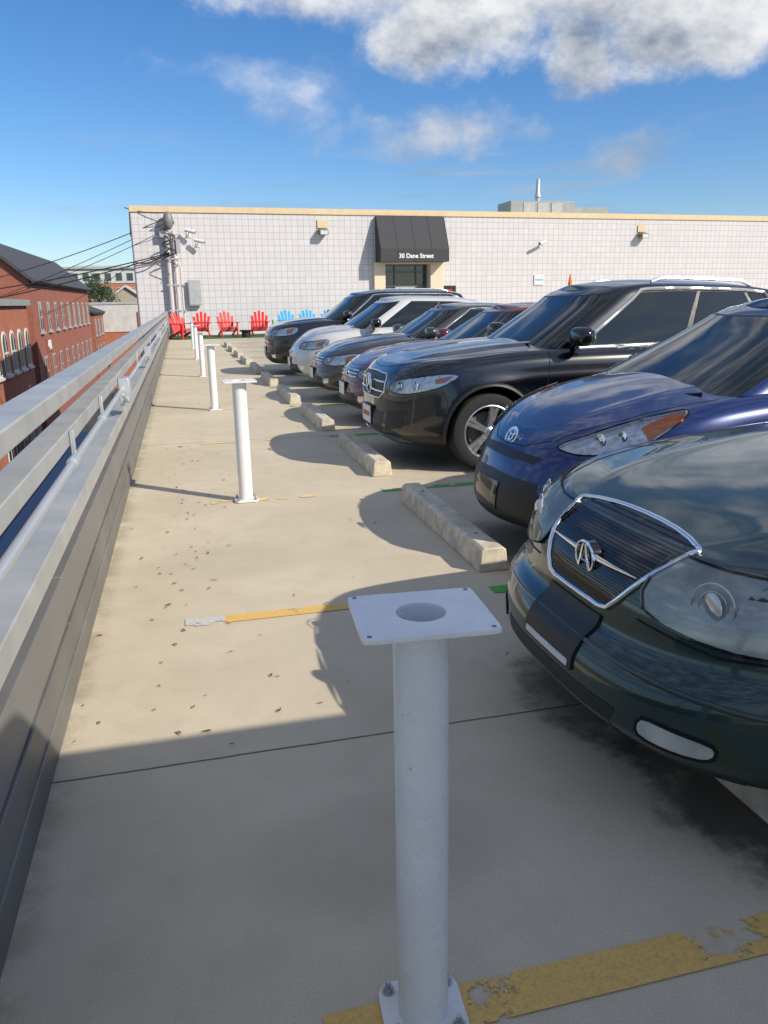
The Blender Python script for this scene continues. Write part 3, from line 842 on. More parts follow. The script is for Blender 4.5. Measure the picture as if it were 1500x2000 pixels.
    headlamp(C,hl,(.72,.6,-.1),M_refl,[(.38,-W*.90,z0+.03),(.38,-W*.90,z1),(.52,-W*.96,z1+.03),(.45,-W*.97,z0+.04)],[((.15,-W*.68,(z0+z1)/2),.036)])
    wg=W*(.52 if kind!='suv' else .55)
    G=poly_yz([(-wg*.92,gz[0]),(-wg,gz[1]),(wg,gz[1]),(wg*.92,gz[0])])
    g=add_patch(C,"grille",M_black if kind!='tall' else paint,G,(1,0,0),.003,False)[0]
    n={'sedan':3,'tall':1,'suv':2}[kind]
    for k in range(n):
        b=MB()
        z=gz[0]+(gz[1]-gz[0])*(k+.5)/n
        b.tube(path_on(C,[(0,-wg*.95,z),(0,wg*.95,z)],(1,0,0),.008),.007,6)
        b.obj("grille_bar",M_chrome,g)
    zc=(gz[0]+gz[1])/2+.01; b=MB()
    ring(b,C,0,zc,.055,.055 if kind=='sedan' else .03,.008,.025)
    if kind=='sedan':
        x=front_x(C,0,zc)-.025
        b.tube([Vector((x,-.035,zc+.035)),Vector((x,-.012,zc-.035)),Vector((x,0,zc+.0)),Vector((x,.012,zc-.035)),Vector((x,.035,zc+.035))],.005,5)
    b.obj("emblem",M_chrome,g)
    add_patch(C,"air_intake",M_dark,poly_yz([(-W*.6,P['zb']+.06),(-W*.5,P['zb']+.22),(W*.5,P['zb']+.22),(W*.6,P['zb']+.06)]),(1,0,0),.003,False)
    add_patch(C,"fog_light",M_refl,[(0,-W*.66,P['zb']+.12),(0,-W*.66,P['zb']+.19),(0,-W*.82,P['zb']+.20),(0,-W*.80,P['zb']+.13)],(.8,.5,0),.004)
    plate(C,P['zb']+.25)
    return C
generic('sedan',1.95,9.95,carpaint("red_paint",(.13,.003,.004),.1,.3,.02),"dark red sedan parked between the black SUV and grey sedan")
generic('sedan',1.95,12.4,carpaint("grey_paint",(.048,.046,.045),.3,.32,.03),"grey sedan with chrome grille bars parked behind a wheel stop",cw=True)
wp=carpaint("silver_white_paint",(.60,.595,.585),.2,.35)
generic('tall',1.95,14.95,wp,"silver white compact hatchback with black mirrors")
generic('suv',1.78,17.65,carpaint("navy_black_paint",(.003,.0045,.008),.1,.3,.02),"large black SUV with roof rails at the row end")
def van():
    P=dict(name='cargo_van',cat='van',L=5.9,W=2.02,zb=.26,x0=7.3,yc=-.72,rotz=math.pi,aF=.8,aR=.25,pF=2.8,R=.36,wx=(1.0,4.6),
      lv=[(0,.12,.9),(.1,.04,.97),(.3,0,1.),(.6,.03,1.),(.85,.07,.99),(1,.2,.96)],
      ztop=[(0,.95),(.3,1.05),(.8,1.15),(1.4,1.2),(5.9,1.2)],crown=[(0,0),(.2,0),(.6,.05),(1.4,.06),(5.5,0),(5.9,0)],
      cab=dict(xc=1.0,xf=1.75,rc=5.88,rf=5.8,wb=.96,wr=.90,aF=.45,aR=.15,roof=[(1.0,2.0),(1.8,2.32),(2.6,2.4),(5.9,2.4)]),
      glass=[(.27,.40)],paint=carpaint("white_van_paint",(.7,.7,.7),.0,.3),doors=(1.4,2.5),handles=(2.35,),hood=None,mir=(1.5,1.35),nf=12,nl=14,ns=30,
      group=None,label="tall white cargo van backed into the stall beside the green sedan")
    C=make_car(P)
    headlamp(C,[(.1,-.6,.8),(.12,-.62,.95),(.4,-.9,1.0),(.4,-.95,.85)],(.7,.6,0),M_refl)
    add_patch(C,"grille",M_dark,poly_yz([(-.5,.65),(-.5,.85),(.5,.85),(.5,.65)]),(1,0,0),.003,False)
van()
# ------------------------------------------------------------------ deck, ground
b=MB(); b.box(-.80,60,-14,43.5,-.45,0); tag(b.obj("parking_deck",M_deck,smooth=False),"sunlit tan concrete rooftop parking deck with joints","parking deck",kind="structure")
b=MB(); b.add([(-3000,-3000,-9.5),(3000,-3000,-9.5),(3000,3000,-9.5),(-3000,3000,-9.5)],[(0,1,2,3)]); tag(b.obj("ground",M_grass),"flat city ground below the deck","ground",kind="structure")
b=MB(); b.add([(-10,-60,-9.49),(-1.5,-60,-9.49),(-1.5,160,-9.49),(-10,160,-9.49)],[(0,1,2,3)]); tag(b.obj("road",M_asph),"asphalt lane beside the parking deck","road",kind="structure")
b=MB(); b.box(-.78,58,-13.9,43,-9.49,-.46); o=b.obj("parking_garage_base",M_clad2,smooth=False); tag(o,"grey garage storeys under the deck","parking garage",kind="structure")
b=MB(); b.box(-3.0,-.83,-8,24,-2.1,-2.0); tag(b.obj("added_gap_sheet",M_blue,smooth=False),"made-up blue sheet added below the guard rail to tint its gaps","added sheet")  # invented sheet, added only so the gaps between the rails show blue
def sheet(name,x0,x1,y0,y1,z,mat,lab,cat="painted line"):
    b=MB(); n=8
    vs=[];fs=[]
    for i in range(n+1):
        x=x0+(x1-x0)*i/n; vs+=[(x,y0,z),(x,y1,z)]
    fs=[(2*i,2*i+2,2*i+3,2*i+1) for i in range(n)]
    b.add(vs,fs); return tag(b.obj(name,mat),lab,cat,kind="structure")
ylines=[1.30,3.67,6.07,8.85,11.73,14.55,17.4,20.2,23.05,25.9,28.7,31.5]
for i,y in enumerate(ylines):
    if i==0: sheet("painted_line",.18,2.3,y-.055,y+.055,.004,M_yel,"worn yellow parking line on concrete")
    else:
        sheet("painted_line",.12 if i!=1 else .10,.95 if i!=1 else .8,y-.045,y+.045,.004,M_yel if i<2 else M_yel2,"faded yellow line across the walkway")
        if i==1: sheet("painted_line",-.09,.10,y-.05,y+.05,.004,M_grey_p,"grey painted-over line end")
        sheet("painted_line",1.50,6.5,y-.05,y+.05,.004,M_grn,"green stall line under the cars")
b=MB(); b.box(-.5,9,36.6,40.9,.002,.025); tag(b.obj("turf_mat",M_turf),"dark green turf mat under lounge chairs","mat")
sm=MB(); sm.prism([(-.09,0),(-.075,.125),(-.055,.14),(.055,.14),(.075,.125),(.09,0)],'y',0,1.73)
stop0=sm.obj("wheel_stop",M_conc,bevel=.008)
for yy in (.3,1.43):
    pr=MB(); pr.cyl((0,yy,.1395),(0,yy,.144),.014,n=12); pr.obj("anchor_pin",M_bolt,stop0)
ys=[1.6,3.95,6.58,9.25,11.95,14.75,17.6,20.4,23.2,26.,28.8]
stop0.location=(1.64,ys[0],0); stop0.rotation_euler[2]=.01
tag(stop0,"precast concrete wheel stop at the head of a stall","wheel stop","wheel stops along the stalls")
def deepcopy(o,parent=None):
    q=o.copy(); COL.objects.link(q)
    if parent: q.parent=parent
    for c in o.children: deepcopy(c,q)
    return q
for i,y in enumerate(ys[1:]):
    s=deepcopy(stop0); s.location=(1.63+random.uniform(-.015,.015),y,0); s.rotation_euler[2]=random.uniform(-.012,.012)
def post():
    H=.940
    b=MB(); b.cyl((0,0,.016),(0,0,H-.011),.0535,n=48,caps=False); b.lathe([(.046,H-.011),(.046,.70)],(0,0,0),'z',48); b.lathe([(.0535,H-.011),(.046,H-.011)],(0,0,0),'z',48)
    b.lathe([(.001,.70),(.046,.70)],(0,0,0),'z',48)
    sh=b.obj("bollard_post",M_white)
    def plate_mesh(hx,hy,r,hole,z0,z1,n=64):
        vs=[]
        for z in (z0,z1):
            for i in range(n):
                t=2*math.pi*i/n; c,s_=math.cos(t),math.sin(t)
                k=min((hx)/max(abs(c),1e-6),(hy)/max(abs(s_),1e-6)); x,y=c*k,s_*k
                cx,cy=hx-r,hy-r
                if abs(x)>cx and abs(y)>cy:
                    dx,dy=abs(x)-cx,abs(y)-cy; l=math.hypot(dx,dy)
                    if l>r: x=math.copysign(cx+dx/l*r,x); y=math.copysign(cy+dy/l*r,y)
                vs.append((x,y,z))
            for i in range(n):
                t=2*math.pi*i/n; vs.append((math.cos(t)*hole,math.sin(t)*hole,z))
        fs=[]
        for i in range(n):
            j=(i+1)%n
            fs+=[(i,j,n+j,n+i),(2*n+i,3*n+i,3*n+j,2*n+j),(i,2*n+i,2*n+j,j),(n+i,n+j,3*n+j,3*n+i)]
        m=MB(); m.add(vs,fs); return m
    tp=plate_mesh(.126,.106,.010,.047,H-.011,H).obj("top_plate",M_white,sh,bevel=.0015)
    bp=plate_mesh(.090,.080,.035,.0515,.004,.018).obj("base_plate",M_white,sh,bevel=.002)
    for sx in(1,-1):
        for sy in(1,-1):
            b=MB()
            b.cyl((sx*.066,sy*.056,.018),(sx*.066,sy*.056,.021),.015,n=20)
            b.cyl((sx*.066,sy*.056,.021),(sx*.066,sy*.056,.031),.0105,n=6)
            b.cyl((sx*.066,sy*.056,.031),(sx*.066,sy*.056,.044),.006,n=12)
            b.obj("anchor_bolt",M_bolt,bp)
            b=MB(); b.cyl((sx*.112,sy*.094,H+.0002),(sx*.112,sy*.094,H+.0010),.0045,n=12)
            b.obj("plate_hole",M_clad,tp)
    return sh
p0=post(); p0.location=(.393,1.305,0); p0.rotation_euler[2]=-.075
tag(p0,"white steel post stub with square holed top plate","post","white steel post stubs")
for y in (6.07,11.73,17.4,23.05,28.7):
    q=deepcopy(p0); q.location=(.398,y,0); q.rotation_euler[2]=random.uniform(-.03,.03)
# guard rail
g=empty("guard_rail",(-.6,18,0),"grey metal three-beam guard rail on a clad parapet","guard rail")
def railbox(name,x0,x1,z0,z1,mat,seg=6.1,gap=.004,bevel=.006,y0=-6,y1=40.8):
    b=MB(); y=y0
    while y<y1:
        e=min(y+seg,y1); b.box(x0+.6,x1+.6,y-18,e-18-gap,z0,z1); y=e
    return b.obj(name,mat,g,bevel=bevel)
railbox("top_rail",-.665,-.525,1.08,1.155,M_rail,seg=6.4)
railbox("middle_rail",-.635,-.525,.89,.965,M_rail,seg=6.1)
railbox("lower_rail",-.665,-.525,.54,.635,M_rail,seg=5.8)
railbox("parapet_panel",-.80,-.532,.275,.47,M_clad,seg=3.05,bevel=.004)
railbox("parapet_base",-.80,-.522,-.0,.272,M_clad2,seg=3.05,bevel=.004)
railbox("parapet_flashing",-.82,-.515,.13,.142,M_clad,seg=3.05,bevel=.002)
y=-4.6
while y<40:
    b=MB(); b.box(-.66+.6,-.63+.6,y-18-.02,y-18+.02,.47,1.08); b.obj("rail_post",M_clad,g,bevel=.004); y+=6.1
b=MB(); b.box(-.70+.6,-.50+.6,40.80-18,40.9-18,0,1.2); b.obj("end_post",M_rail,g,bevel=.004)
cd=empty("electrical_conduit",(-.498,18,.845),"galvanised conduit with junction boxes strapped to guard rail","conduit")
b=MB(); b.tube([(.0,-23,.0),(.0,22.5,.0)],.018,16); b.obj("conduit_pipe",M_galv,cd)
for y in [1.9,3.6,5.0,9.5,14,18,24,30]:
    b=MB(); b.cyl((.0,y-18-.05,0),(.0,y-18+.05,0),.025,n=16); b.obj("conduit_coupling",M_galv,cd)
    b=MB(); b.box(-.024,-.005,y-18+.15-.015,y-18+.15+.015,-.03,.12); b.obj("conduit_strap",M_galv,cd,bevel=.002)
for y in (6.8,11.9,19.,28.):
    b=MB(); b.box(-.022,.06,y-18-.11,y-18+.11,-.13,.09); jb=b.obj("junction_box",M_galv,cd,bevel=.004)
    b=MB(); b.box(.061,.067,y-18-.095,y-18+.095,-.115,.075); b.obj("box_cover",M_box,jb,bevel=.002)
    b=MB(); b.tube([(.03,y-18-.1,-.07),(.05,y-18-.2,-.09),(.02,y-18-.32,-.02)],.012,8); b.obj("flex_conduit",M_galv,jb)
b=MB()
for i in range(170):
    if random.random()<.6: x=random.gauss(-.1,.22); y=random.uniform(2.6,9)
    else: x=random.uniform(-.48,1.4); y=random.uniform(1.3,26)
    x=max(-.48,min(1.45,x)); s=random.uniform(.007,.018)*(1.0 if random.random()<.85 else 1.5)*(.5 if y<2.6 else 1); a=random.uniform(0,6.28)
    M=Matrix.Translation((x,y,.006))@Matrix.Rotation(a,4,'Z')@Matrix.Rotation(random.uniform(-.5,.5),4,'X')
    pts=[(-1,0,0),(-.4,.5,.2),(.2,.42,.3),(.9,.1,.1),(1.4,0,.3),(.3,-.5,.15),(-.5,-.4,.3)]
    b.add([M@Vector((p[0]*s,p[1]*s*.7,abs(p[2])*s*.8)) for p in pts],[tuple(range(7))])
tag(b.obj("fallen_leaves",M_leaf,smooth=False),"small dry brown leaves scattered on concrete","leaves",kind="stuff")
# ------------------------------------------------------------------ far building
A=math.atan(.051)
bd=empty("block_building",(0,41,0),"long white block building with tan coping and awning door","building",rotz=A)
WX0=-1.85;WT=5.75
b=MB()
dx0,dx1,dz1=10.6,13.1,3.37
b.box(WX0,dx0,0,14,-9.4,WT); b.box(dx1,75,0,14,-9.4,WT); b.box(dx0,dx1,0,14,dz1,WT); b.box(dx0,dx1,.5,14,-9.4,dz1)
b.obj("wall",M_wall,bd,smooth=False)
b=MB(); b.box(WX0-.05,75.1,-.06,14.1,WT+.002,WT+.28)
b.obj("coping",M_tan,bd,bevel=.01)
b=MB(); b.box(10.0,dx0-.002,-.25,-.002,0,3.45); b.box(dx1+.002,13.85,-.25,-.002,0,3.45); b.box(dx0,dx1,-.25,-.002,3.372,3.45)
b.obj("door_surround",M_cream,bd,bevel=.01)
b=MB()
for xx in (dx0,11.25,12.45,dx1-.07): b.box(xx,xx+.07,.3,.37,0,dz1)
for zz in (0.02,2.25,2.95,dz1-.07): b.box(dx0,dx1,.295,.36,zz,zz+.07)
b.obj("door_frame",pmat("bronze_frame",(.10,.10,.09),.4),bd)
b=MB(); b.box(dx0+.02,dx1-.02,.38,.40,.02,dz1-.02); b.obj("door_glass",M_glassb,bd)
b=MB(); b.box(11.33,12.44,.32,.35,.1,2.24); dd=b.obj("door",M_box,bd)
b=MB(); b.box(11.45,12.32,.30,.318,.3,2.1); b.obj("door_pane",M_glassb,dd)
b=MB(); dp=.98; zt,zm,zl=5.70,4.08,3.44
b.prism([(-.002,zt),(-.22,zt),(-dp,zm),(-dp,zl),(-dp+.01,zl),(-.002,zl)],'x',10.15,13.85)
aw=b.obj("awning",M_awn,bd,smooth=False)
for xx in (10.15,11.07,12.0,12.92,13.85):
    b=MB(); b.tube([(xx,-.22,zt+.003),(xx,-dp-.003,zm),(xx,-dp-.003,zl)],.014,6); b.obj("awning_rib",M_awn,aw)
Mt=Matrix.Translation((12.05,-dp-.012,3.72))@Matrix.Rotation(math.radians(90),4,'X')
text_mesh("30 Dane Street",.305,"lettering",M_whited,aw,Mt,.004,True)
brz=pmat("bronze",(.18,.14,.09),.5)
for i,(x,z) in enumerate([(7.35,5.0),(26.0,4.95)]):
    w=empty("wall_light",(x,41+.051*x-.02,z),"boxy bronze flood light under a tan bracket plate","wall light","flood lights on the block building",rotz=A)
    b=MB(); b.box(-.25,.25,-.04,-.01,.12,.5); b.obj("back_plate",M_tan,w,bevel=.005)
    b=MB(); b.prism([(-.04,.1),(-.45,.0),(-.45,-.25),(-.04,-.2)],'x',-.22,.22); b.obj("lamp_housing",brz,w,bevel=.01)
    b=MB(); b.box(-.18,.18,-.456,-.451,-.22,-.03); b.obj("lamp_glass",M_refl,w)
def camsec(x,z,s=1):
    w=empty("security_camera",(x,41+.051*x,z),"white security camera on a wall bracket","camera","security cameras on the wall",rotz=A)
    b=MB(); b.box(-.08,.08,-.04,-.005,-.1,.1); b.tube([(0,-.03,0),(0,-.28,.02),(.0,-.34,.1)],.025,8); b.obj("bracket",M_winw,w)
    b=MB(); b.cyl((.18*s,-.34,.2),(-.28*s,-.5,.08),.085,n=16); b.obj("camera_body",M_winw,w,bevel=.01)
    b=MB(); b.cyl((-.285*s,-.502,.079),(-.30*s,-.507,.075),.065,n=16); b.obj("camera_lens",M_black,w)
camsec(.75,4.75,-1); camsec(1.15,4.3,-1); camsec(19.6,4.3,1)
def sign(x,z,w,h,mat,txt,tm,lab,ts=.12,y=-.03):
    b=MB(); b.box(-w/2,w/2,-.02,.0,-h/2,h/2); o=b.obj("wall_sign",mat,None,bevel=.003); o.location=(x,41+.051*x+y,z); o.rotation_euler[2]=A
    tag(o,lab,"sign")
    if txt: text_mesh(txt,ts,"lettering",tm,o,Matrix.Translation((0,-.024,0))@Matrix.Rotation(math.radians(90),4,'X'),.002,True)
sign(14.25,1.95,.75,.6,M_black,"30",M_redch,"black wall sign with red number thirty beside the door",.3)
sign(14.8,1.35,.3,.55,M_plate,None,None,"small white notice on the block wall")
sign(19.6,2.5,.6,.55,M_plate,"PARKING",M_bluech,"small white and blue notice on the block wall",.12)
sm=empty("service_mast",(-.1,40.85,0),"painted electrical service pipes rising up the block wall","service mast")
b=MB(); b.tube([(-.18,-.1,-.0),(-.18,-.1,5.45),(-.1,-.15,5.65)],.11,14); b.obj("riser_pipe",M_pipe,sm)
b=MB(); b.tube([(.14,-.08,0),(.14,-.08,4.9)],.085,14); b.obj("riser_pipe",M_pipe,sm)
b=MB(); b.tube([(.36,-.06,0),(.36,-.06,3.2),(.2,-.06,3.6),(.2,-.06,4.4)],.05,12); b.obj("riser_pipe",M_pipe,sm)
b=MB(); b.ellipsoid((-.05,-.25,5.35),(.24,.2,.42),16,10); b.obj("weather_head",M_clad,sm)
for z in (1.2,2.4,3.6,4.7):
    b=MB(); b.box(-.35,.5,-.2,-.17,z,z+.06); b.obj("pipe_strap",M_galv,sm)
b=MB(); b.box(.22,.42,-.25,-.02,3.9,4.5); b.obj("splice_box",M_box,sm,bevel=.01)
b=MB(); b.box(-.5,-.3,-.25,-.02,4.6,4.9); b.obj("splice_box",M_box,sm,bevel=.01)
for lp in range(5):
    b=MB(); z=5.5-lp*.35
    pts=[(-.1+.35*math.sin(a/8*math.pi*(1+lp*.1))*(-1 if lp%2 else 1)*.9,-.2-.1*lp,z-.9*a/16) for a in range(17)]
    b.tube(pts,.022,6); b.obj("cable_loop",M_wire,sm)
eb=empty("electrical_cabinet",(.83,40.95,1.45),"grey metal electrical cabinet mounted on the block wall","electrical box",rotz=A)
b=MB(); b.box(-.3,.3,-.22,-.01,0,1.2); b.obj("cabinet_body",M_box,eb,bevel=.01)
b=MB(); b.box(-.26,.26,-.232,-.222,.05,1.15); b.obj("cabinet_door",M_box,eb,bevel=.004)
def cable(p0,p1,sag,r=.02):
    b=MB(); p0=Vector(p0);p1=Vector(p1); pts=[]
    for i in range(21):
        t=i/20; p=p0.lerp(p1,t); p.z-=sag*4*t*(1-t); pts.append(p)
    b.tube(pts,r,5); tag(b.obj("overhead_cable",M_wire),"black overhead utility cable running to the building","cable","overhead cables")
cable((-.15,40.6,5.5),(-12,44,2.2),.35); cable((-.15,40.6,5.3),(-14,46,.4),.3,.015); cable((-.2,40.6,5.0),(-13,43,.9),.5,.015)
cable((-.2,40.6,3.9),(-12,41,1.9),.25,.028); cable((-.2,40.6,3.85),(-14,41,1.0),.3,.028); cable((-.2,40.6,4.1),(-1.9,40.4,3.5),.3,.03); cable((-.2,40.6,5.7),(-2.1,41,5.95),.1,.02); cable((-.2,40.6,4.6),(-9,60,1.0),.3,.015)
hv=empty("rooftop_unit",(21.3,45.5,6.0),"grey rooftop air handling unit behind the coping","air handler")
b=MB(); b.box(-2.0,2.1,0,2.,0,1.05); b.obj("unit_casing",M_hvac,hv,bevel=.02)
for x in(-1.2,-.3,.6):
    b=MB(); b.box(x,x+.7,-.03,-.002,.1,.95); b.obj("access_panel",M_box,hv,bevel=.01)
b=MB(); b.box(2.2,4.5,.3,1.8,0,.75); b.obj("duct",M_hvac,hv,bevel=.01)
st=empty("exhaust_stack",(22.1,47.9,6.0),"slim galvanised exhaust stack on the roof","chimney pipe")
b=MB(); b.lathe([(.16,0),(.16,1.5),(.20,1.55),(.20,1.65),(.14,1.75),(.12,2.6),(.001,2.6)],(0,0,0),'z',20); b.obj("stack_pipe",M_galv,st)
def chair(loc,rot,mat,label):
    e=empty("lounge_chair",loc,label,"chair","plastic lounge chairs by the wall",rot); e.scale=(1.22,1.22,1.22)
    b=MB()
    for i in range(5):
        y=-.35+i*.12; b.box(-.27,.27,y,y+.10,.36-i*.045,.385-i*.045)
    b.obj("seat",mat,e,bevel=.006)
    b=MB()
    for i in range(5):
        k=(i-2); M=Matrix.Translation((k*.105,.22,.2))@Matrix.Rotation(math.radians(-22),4,'X')@Matrix.Rotation(math.radians(k*3.5),4,'Y')
        b.box(-.05,.05,0,.025,0,.80-.05*k*k,M=M)
    b.box(-.3,.3,.33,.36,.50,.56); b.obj("backrest",mat,e,bevel=.006)
    for s in(1,-1):
        b=MB(); b.box(s*.33-.065,s*.33+.065,-.42,.35,.52,.545); b.obj("armrest",mat,e,bevel=.006)
        b=MB(); b.box(s*.30-.02,s*.30+.02,-.38,-.26,0,.52); b.obj("leg",mat,e,bevel=.004)
        b=MB(); b.prism([(-.40,.30),(-.40,.38),(.55,.08),(.62,0),(.5,0)],'x',s*.27-.02,s*.27+.02); b.obj("leg",mat,e,bevel=.004)
    return e
CH=[(.15,36.9,.6,'r'),(.95,38.4,-.1,'r'),(2.15,38.0,.15,'r'),(3.6,37.8,-.1,'r'),(5.05,38.7,.05,'b'),(6.15,39.2,0,'b'),(7.2,39.3,-.1,'b')]
for x,y,r,c in CH:
    chair((x,y,.026),r,M_redch if c=='r' else M_bluech,("red" if c=='r' else "blue")+" plastic slatted lounge chair on green turf")
b=MB(); b.lathe([(.17,0),(.17,.03),(.12,.04),(.03,.72),(.001,.73)],(4.25,38.0,.026),'z',20); tag(b.obj("traffic_cone",M_greenp),"small green cone beside the chairs","cone")
fp=empty("fire_pit",(2.9,37.0,.026),"low dark round table between chairs","table")
b=MB(); b.lathe([(.001,.32),(.3,.32),(.3,.28),(.2,.22),(.2,0),(.001,0)],(0,0,0),'z',24); b.obj("table_top",M_dark,fp)
um=empty("patio_umbrella",(20.6,40.2,0),"folded orange patio umbrella near the wall","umbrella")
b=MB(); b.cyl((0,0,0),(0,0,2.75),.03,n=10); b.obj("pole",M_winw,um)
b=MB(); b.lathe([(.05,1.3),(.16,1.4),(.12,2.2),(.04,2.7),(.001,2.75)],(0,0,0),'z',14); b.obj("canopy",M_orange,um)
# ------------------------------------------------------------------ background town
def facade_x(par,X,ys,zs,w,h,arch=True,trim=M_winw):
    for y in ys:
        for z in zs:
            b=MB(); pl=[(y-w/2,z),(y+w/2,z),(y+w/2,z+h*.75)]
            if arch: pl+=[(y+w/2*math.cos(a*math.pi/8),z+h*.75+h*.25*math.sin(a*math.pi/8)) for a in range(1,8)]
            else: pl+=[(y+w/2,z+h),(y-w/2,z+h)]
            pl+=[(y-w/2,z+h*.75)] if arch else []
            b.prism(pl,'x',X+.03,X+.08); wd=b.obj("window",trim,par)
            b=MB(); c=(y,z+h*.48); b.prism([(c[0]+(p[0]-c[0])*.82,c[1]+(p[1]-c[1])*.86) for p in pl],'x',X+.085,X+.10); b.obj("window_pane",M_glassb,wd)
            b=MB(); b.box(X+.101,X+.115,y-.03,y+.03,z+.1,z+h*.9); b.box(X+.102,X+.116,y-w*.4,y+w*.4,z+h*.48,z+h*.52); b.obj("window_bar",trim,wd)
            b=MB(); b.box(X+.01,X+.2,y-w/2-.1,y+w/2+.1,z-.15,z-.01); b.obj("sill",trim,wd)
B1=empty("brick_building",(-10,40,-9.5),"low red brick mill building with white arched windows","building")
b=MB(); b.box(-14,0,-10,19.2,0,11.1); b.obj("wall",M_brick,B1,smooth=False)
b=MB(); b.box(-14.1,.25,-10.2,19.4,11.102,11.5); b.obj("roof",M_hvac,B1,bevel=.02)
facade_x(B1,0,[8,10.4,12.8,15.2,17.6],[2.2,7.2],1.4,2.5)
text_mesh("6",.9,"lettering",M_whited,B1,Matrix.Translation((.05,16.4,5.7))@Matrix.Rotation(math.radians(90),4,'Z')@Matrix.Rotation(math.radians(90),4,'X'),.02)
B2=empty("brick_building",(-10.1,62,-9.5),"tall red brick mill with dark slate gable roof","building")
b=MB(); b.box(-6.2,0,0,38,0,12.9); b.prism([(-6.2,12.9),(0,12.9),(-3.1,15.6)],'y',0,38); b.obj("wall",M_brick2,B2,smooth=False)
b=MB(); b.prism([(.35,12.65),(-3.1,15.66),(-3.1,15.9),(.5,12.8)],'y',-.4,38.4); b.prism([(-6.55,12.65),(-6.7,12.8),(-3.1,15.9),(-3.1,15.66)],'y',-.4,38.4); b.obj("roof",M_slate,B2,smooth=False)
facade_x(B2,0,[3,7,11,15,19,23,27,31,35],[5.2,9.2],1.3,2.2,False,M_box)
b=MB(); b.box(.01,.06,4.2,7.0,7.65,8.6); b.obj("sign_board",M_brick2,B2)
text_mesh("438",1.0,"lettering",M_whited,B2,Matrix.Translation((.09,5.4,8.1))@Matrix.Rotation(math.radians(90),4,'Z')@Matrix.Rotation(math.radians(90),4,'X'),.02,True)
def fy_windows(par,xs,zs,w,h,Y,trim=M_winw,mat=M_glassb):
    for x in xs:
        for z in zs:
            b=MB(); b.box(x-w/2-.1,x+w/2+.1,Y-.06,Y-.01,z-.1,z+h+.1); wd=b.obj("window",trim,par)
            b=MB(); b.box(x-w/2,x+w/2,Y-.09,Y-.065,z,z+h); b.obj("window_pane",mat,wd)
fy_windows(B2,[-4.6,-1.6],[5.2,9.2],1.3,2.0,0,M_box)
B3=empty("brick_building",(-9.9,101,-9.5),"brick workshop with a dark pitched roof","building")
b=MB(); b.box(-7,0,0,20,0,10.2); b.prism([(-7,10.2),(0,10.2),(-3.5,11.6)],'y',0,20); b.obj("wall",M_brick2,B3,smooth=False)
b=MB(); b.prism([(.3,10.1),(-3.5,11.65),(-3.5,11.9),(.4,10.3)],'y',-.3,20.3); b.obj("roof",M_slate,B3,smooth=False)
facade_x(B3,0,[2,6,10,14,18],[4.5,7.6],1.2,1.9,False,M_box)
B4=empty("white_building",(-8.6,114,-9.5),"flat-roofed white building behind brick walls","building")
b=MB(); b.box(-3,3.0,0,14,7.6,11.2); b.obj("wall",M_aptw,B4,smooth=False)
b=MB(); b.box(-3.1,3.1,-.1,14.1,11.202,11.5); b.obj("roof",M_box,B4)
b=MB(); b.box(-3,8,0.1,14,0,7.59); b.obj("lower_wall",M_brick,B4,smooth=False)
b=MB(); b.box(3.12,8.4,.1,14,7.6,10.2); b.obj("side_wall",M_brick,B4,smooth=False)
fy_windows(B4,[4.6,6.0,7.4],[8.2],.8,1.3,0.1)
B5=empty("gabled_house",(-8.2,140,-9.5),"beige gabled house with grey roof","house")
b=MB(); b.box(-3,3,0,10,0,11.8); b.prism([(-3,11.8),(3,11.8),(0,13.9)],'y',0,10); b.obj("wall",M_houseb,B5,smooth=False)
b=MB(); b.prism([(3.5,11.5),(0,13.95),(0,14.3),(3.8,11.6)],'y',-.4,10.4); b.prism([(-3.5,11.5),(-3.8,11.6),(0,14.3),(0,13.95)],'y',-.4,10.4); b.obj("roof",M_aptw,B5,smooth=False)
fy_windows(B5,[-1.5,1.5],[9.5],.9,1.3,0)
B8=empty("brick_building",(-5.2,150,-9.5),"low distant brick building with flat roof","building")
b=MB(); b.box(-1,6,0,12,0,12.2); b.obj("wall",M_brick,B8,smooth=False)
b=MB(); b.box(-1.1,6.1,-.1,12.1,12.202,12.5); b.obj("roof",M_aptw,B8,smooth=False)
fy_windows(B8,[.2,2,3.8],[9.5],.9,1.4,0)
B6=empty("apartment_block",(-22,255,-9.5),"five storey apartment block in brick and pale panels","apartments")
b=MB(); b.box(-16,22,0,20,0,17.5); b.obj("wall",M_apt,B6,smooth=False)
b=MB(); b.box(-15,20,-.2,20,17.52,21.6); b.obj("upper_wall",M_aptw,B6,smooth=False)
b=MB(); b.box(-15.5,20.5,-.8,20.5,21.62,22.2); b.obj("roof",M_box,B6)
fy_windows(B6,[-13+3.1*i for i in range(11)],[7.5,11,14.2],1.8,1.9,0); fy_windows(B6,[-13+3.1*i for i in range(11)],[18.2],1.8,2.2,-.2)
B7=empty("apartment_block",(-24,330,-9.5),"distant pale stepped apartment block","apartments")
b=MB(); b.box(-14,4,0,20,0,26); b.box(4.01,16,0,20,0,24.5); b.obj("wall",M_aptw,B7,smooth=False)
fy_windows(B7,[-12+3.4*i for i in range(8)],[19,22],1.8,1.6,0)
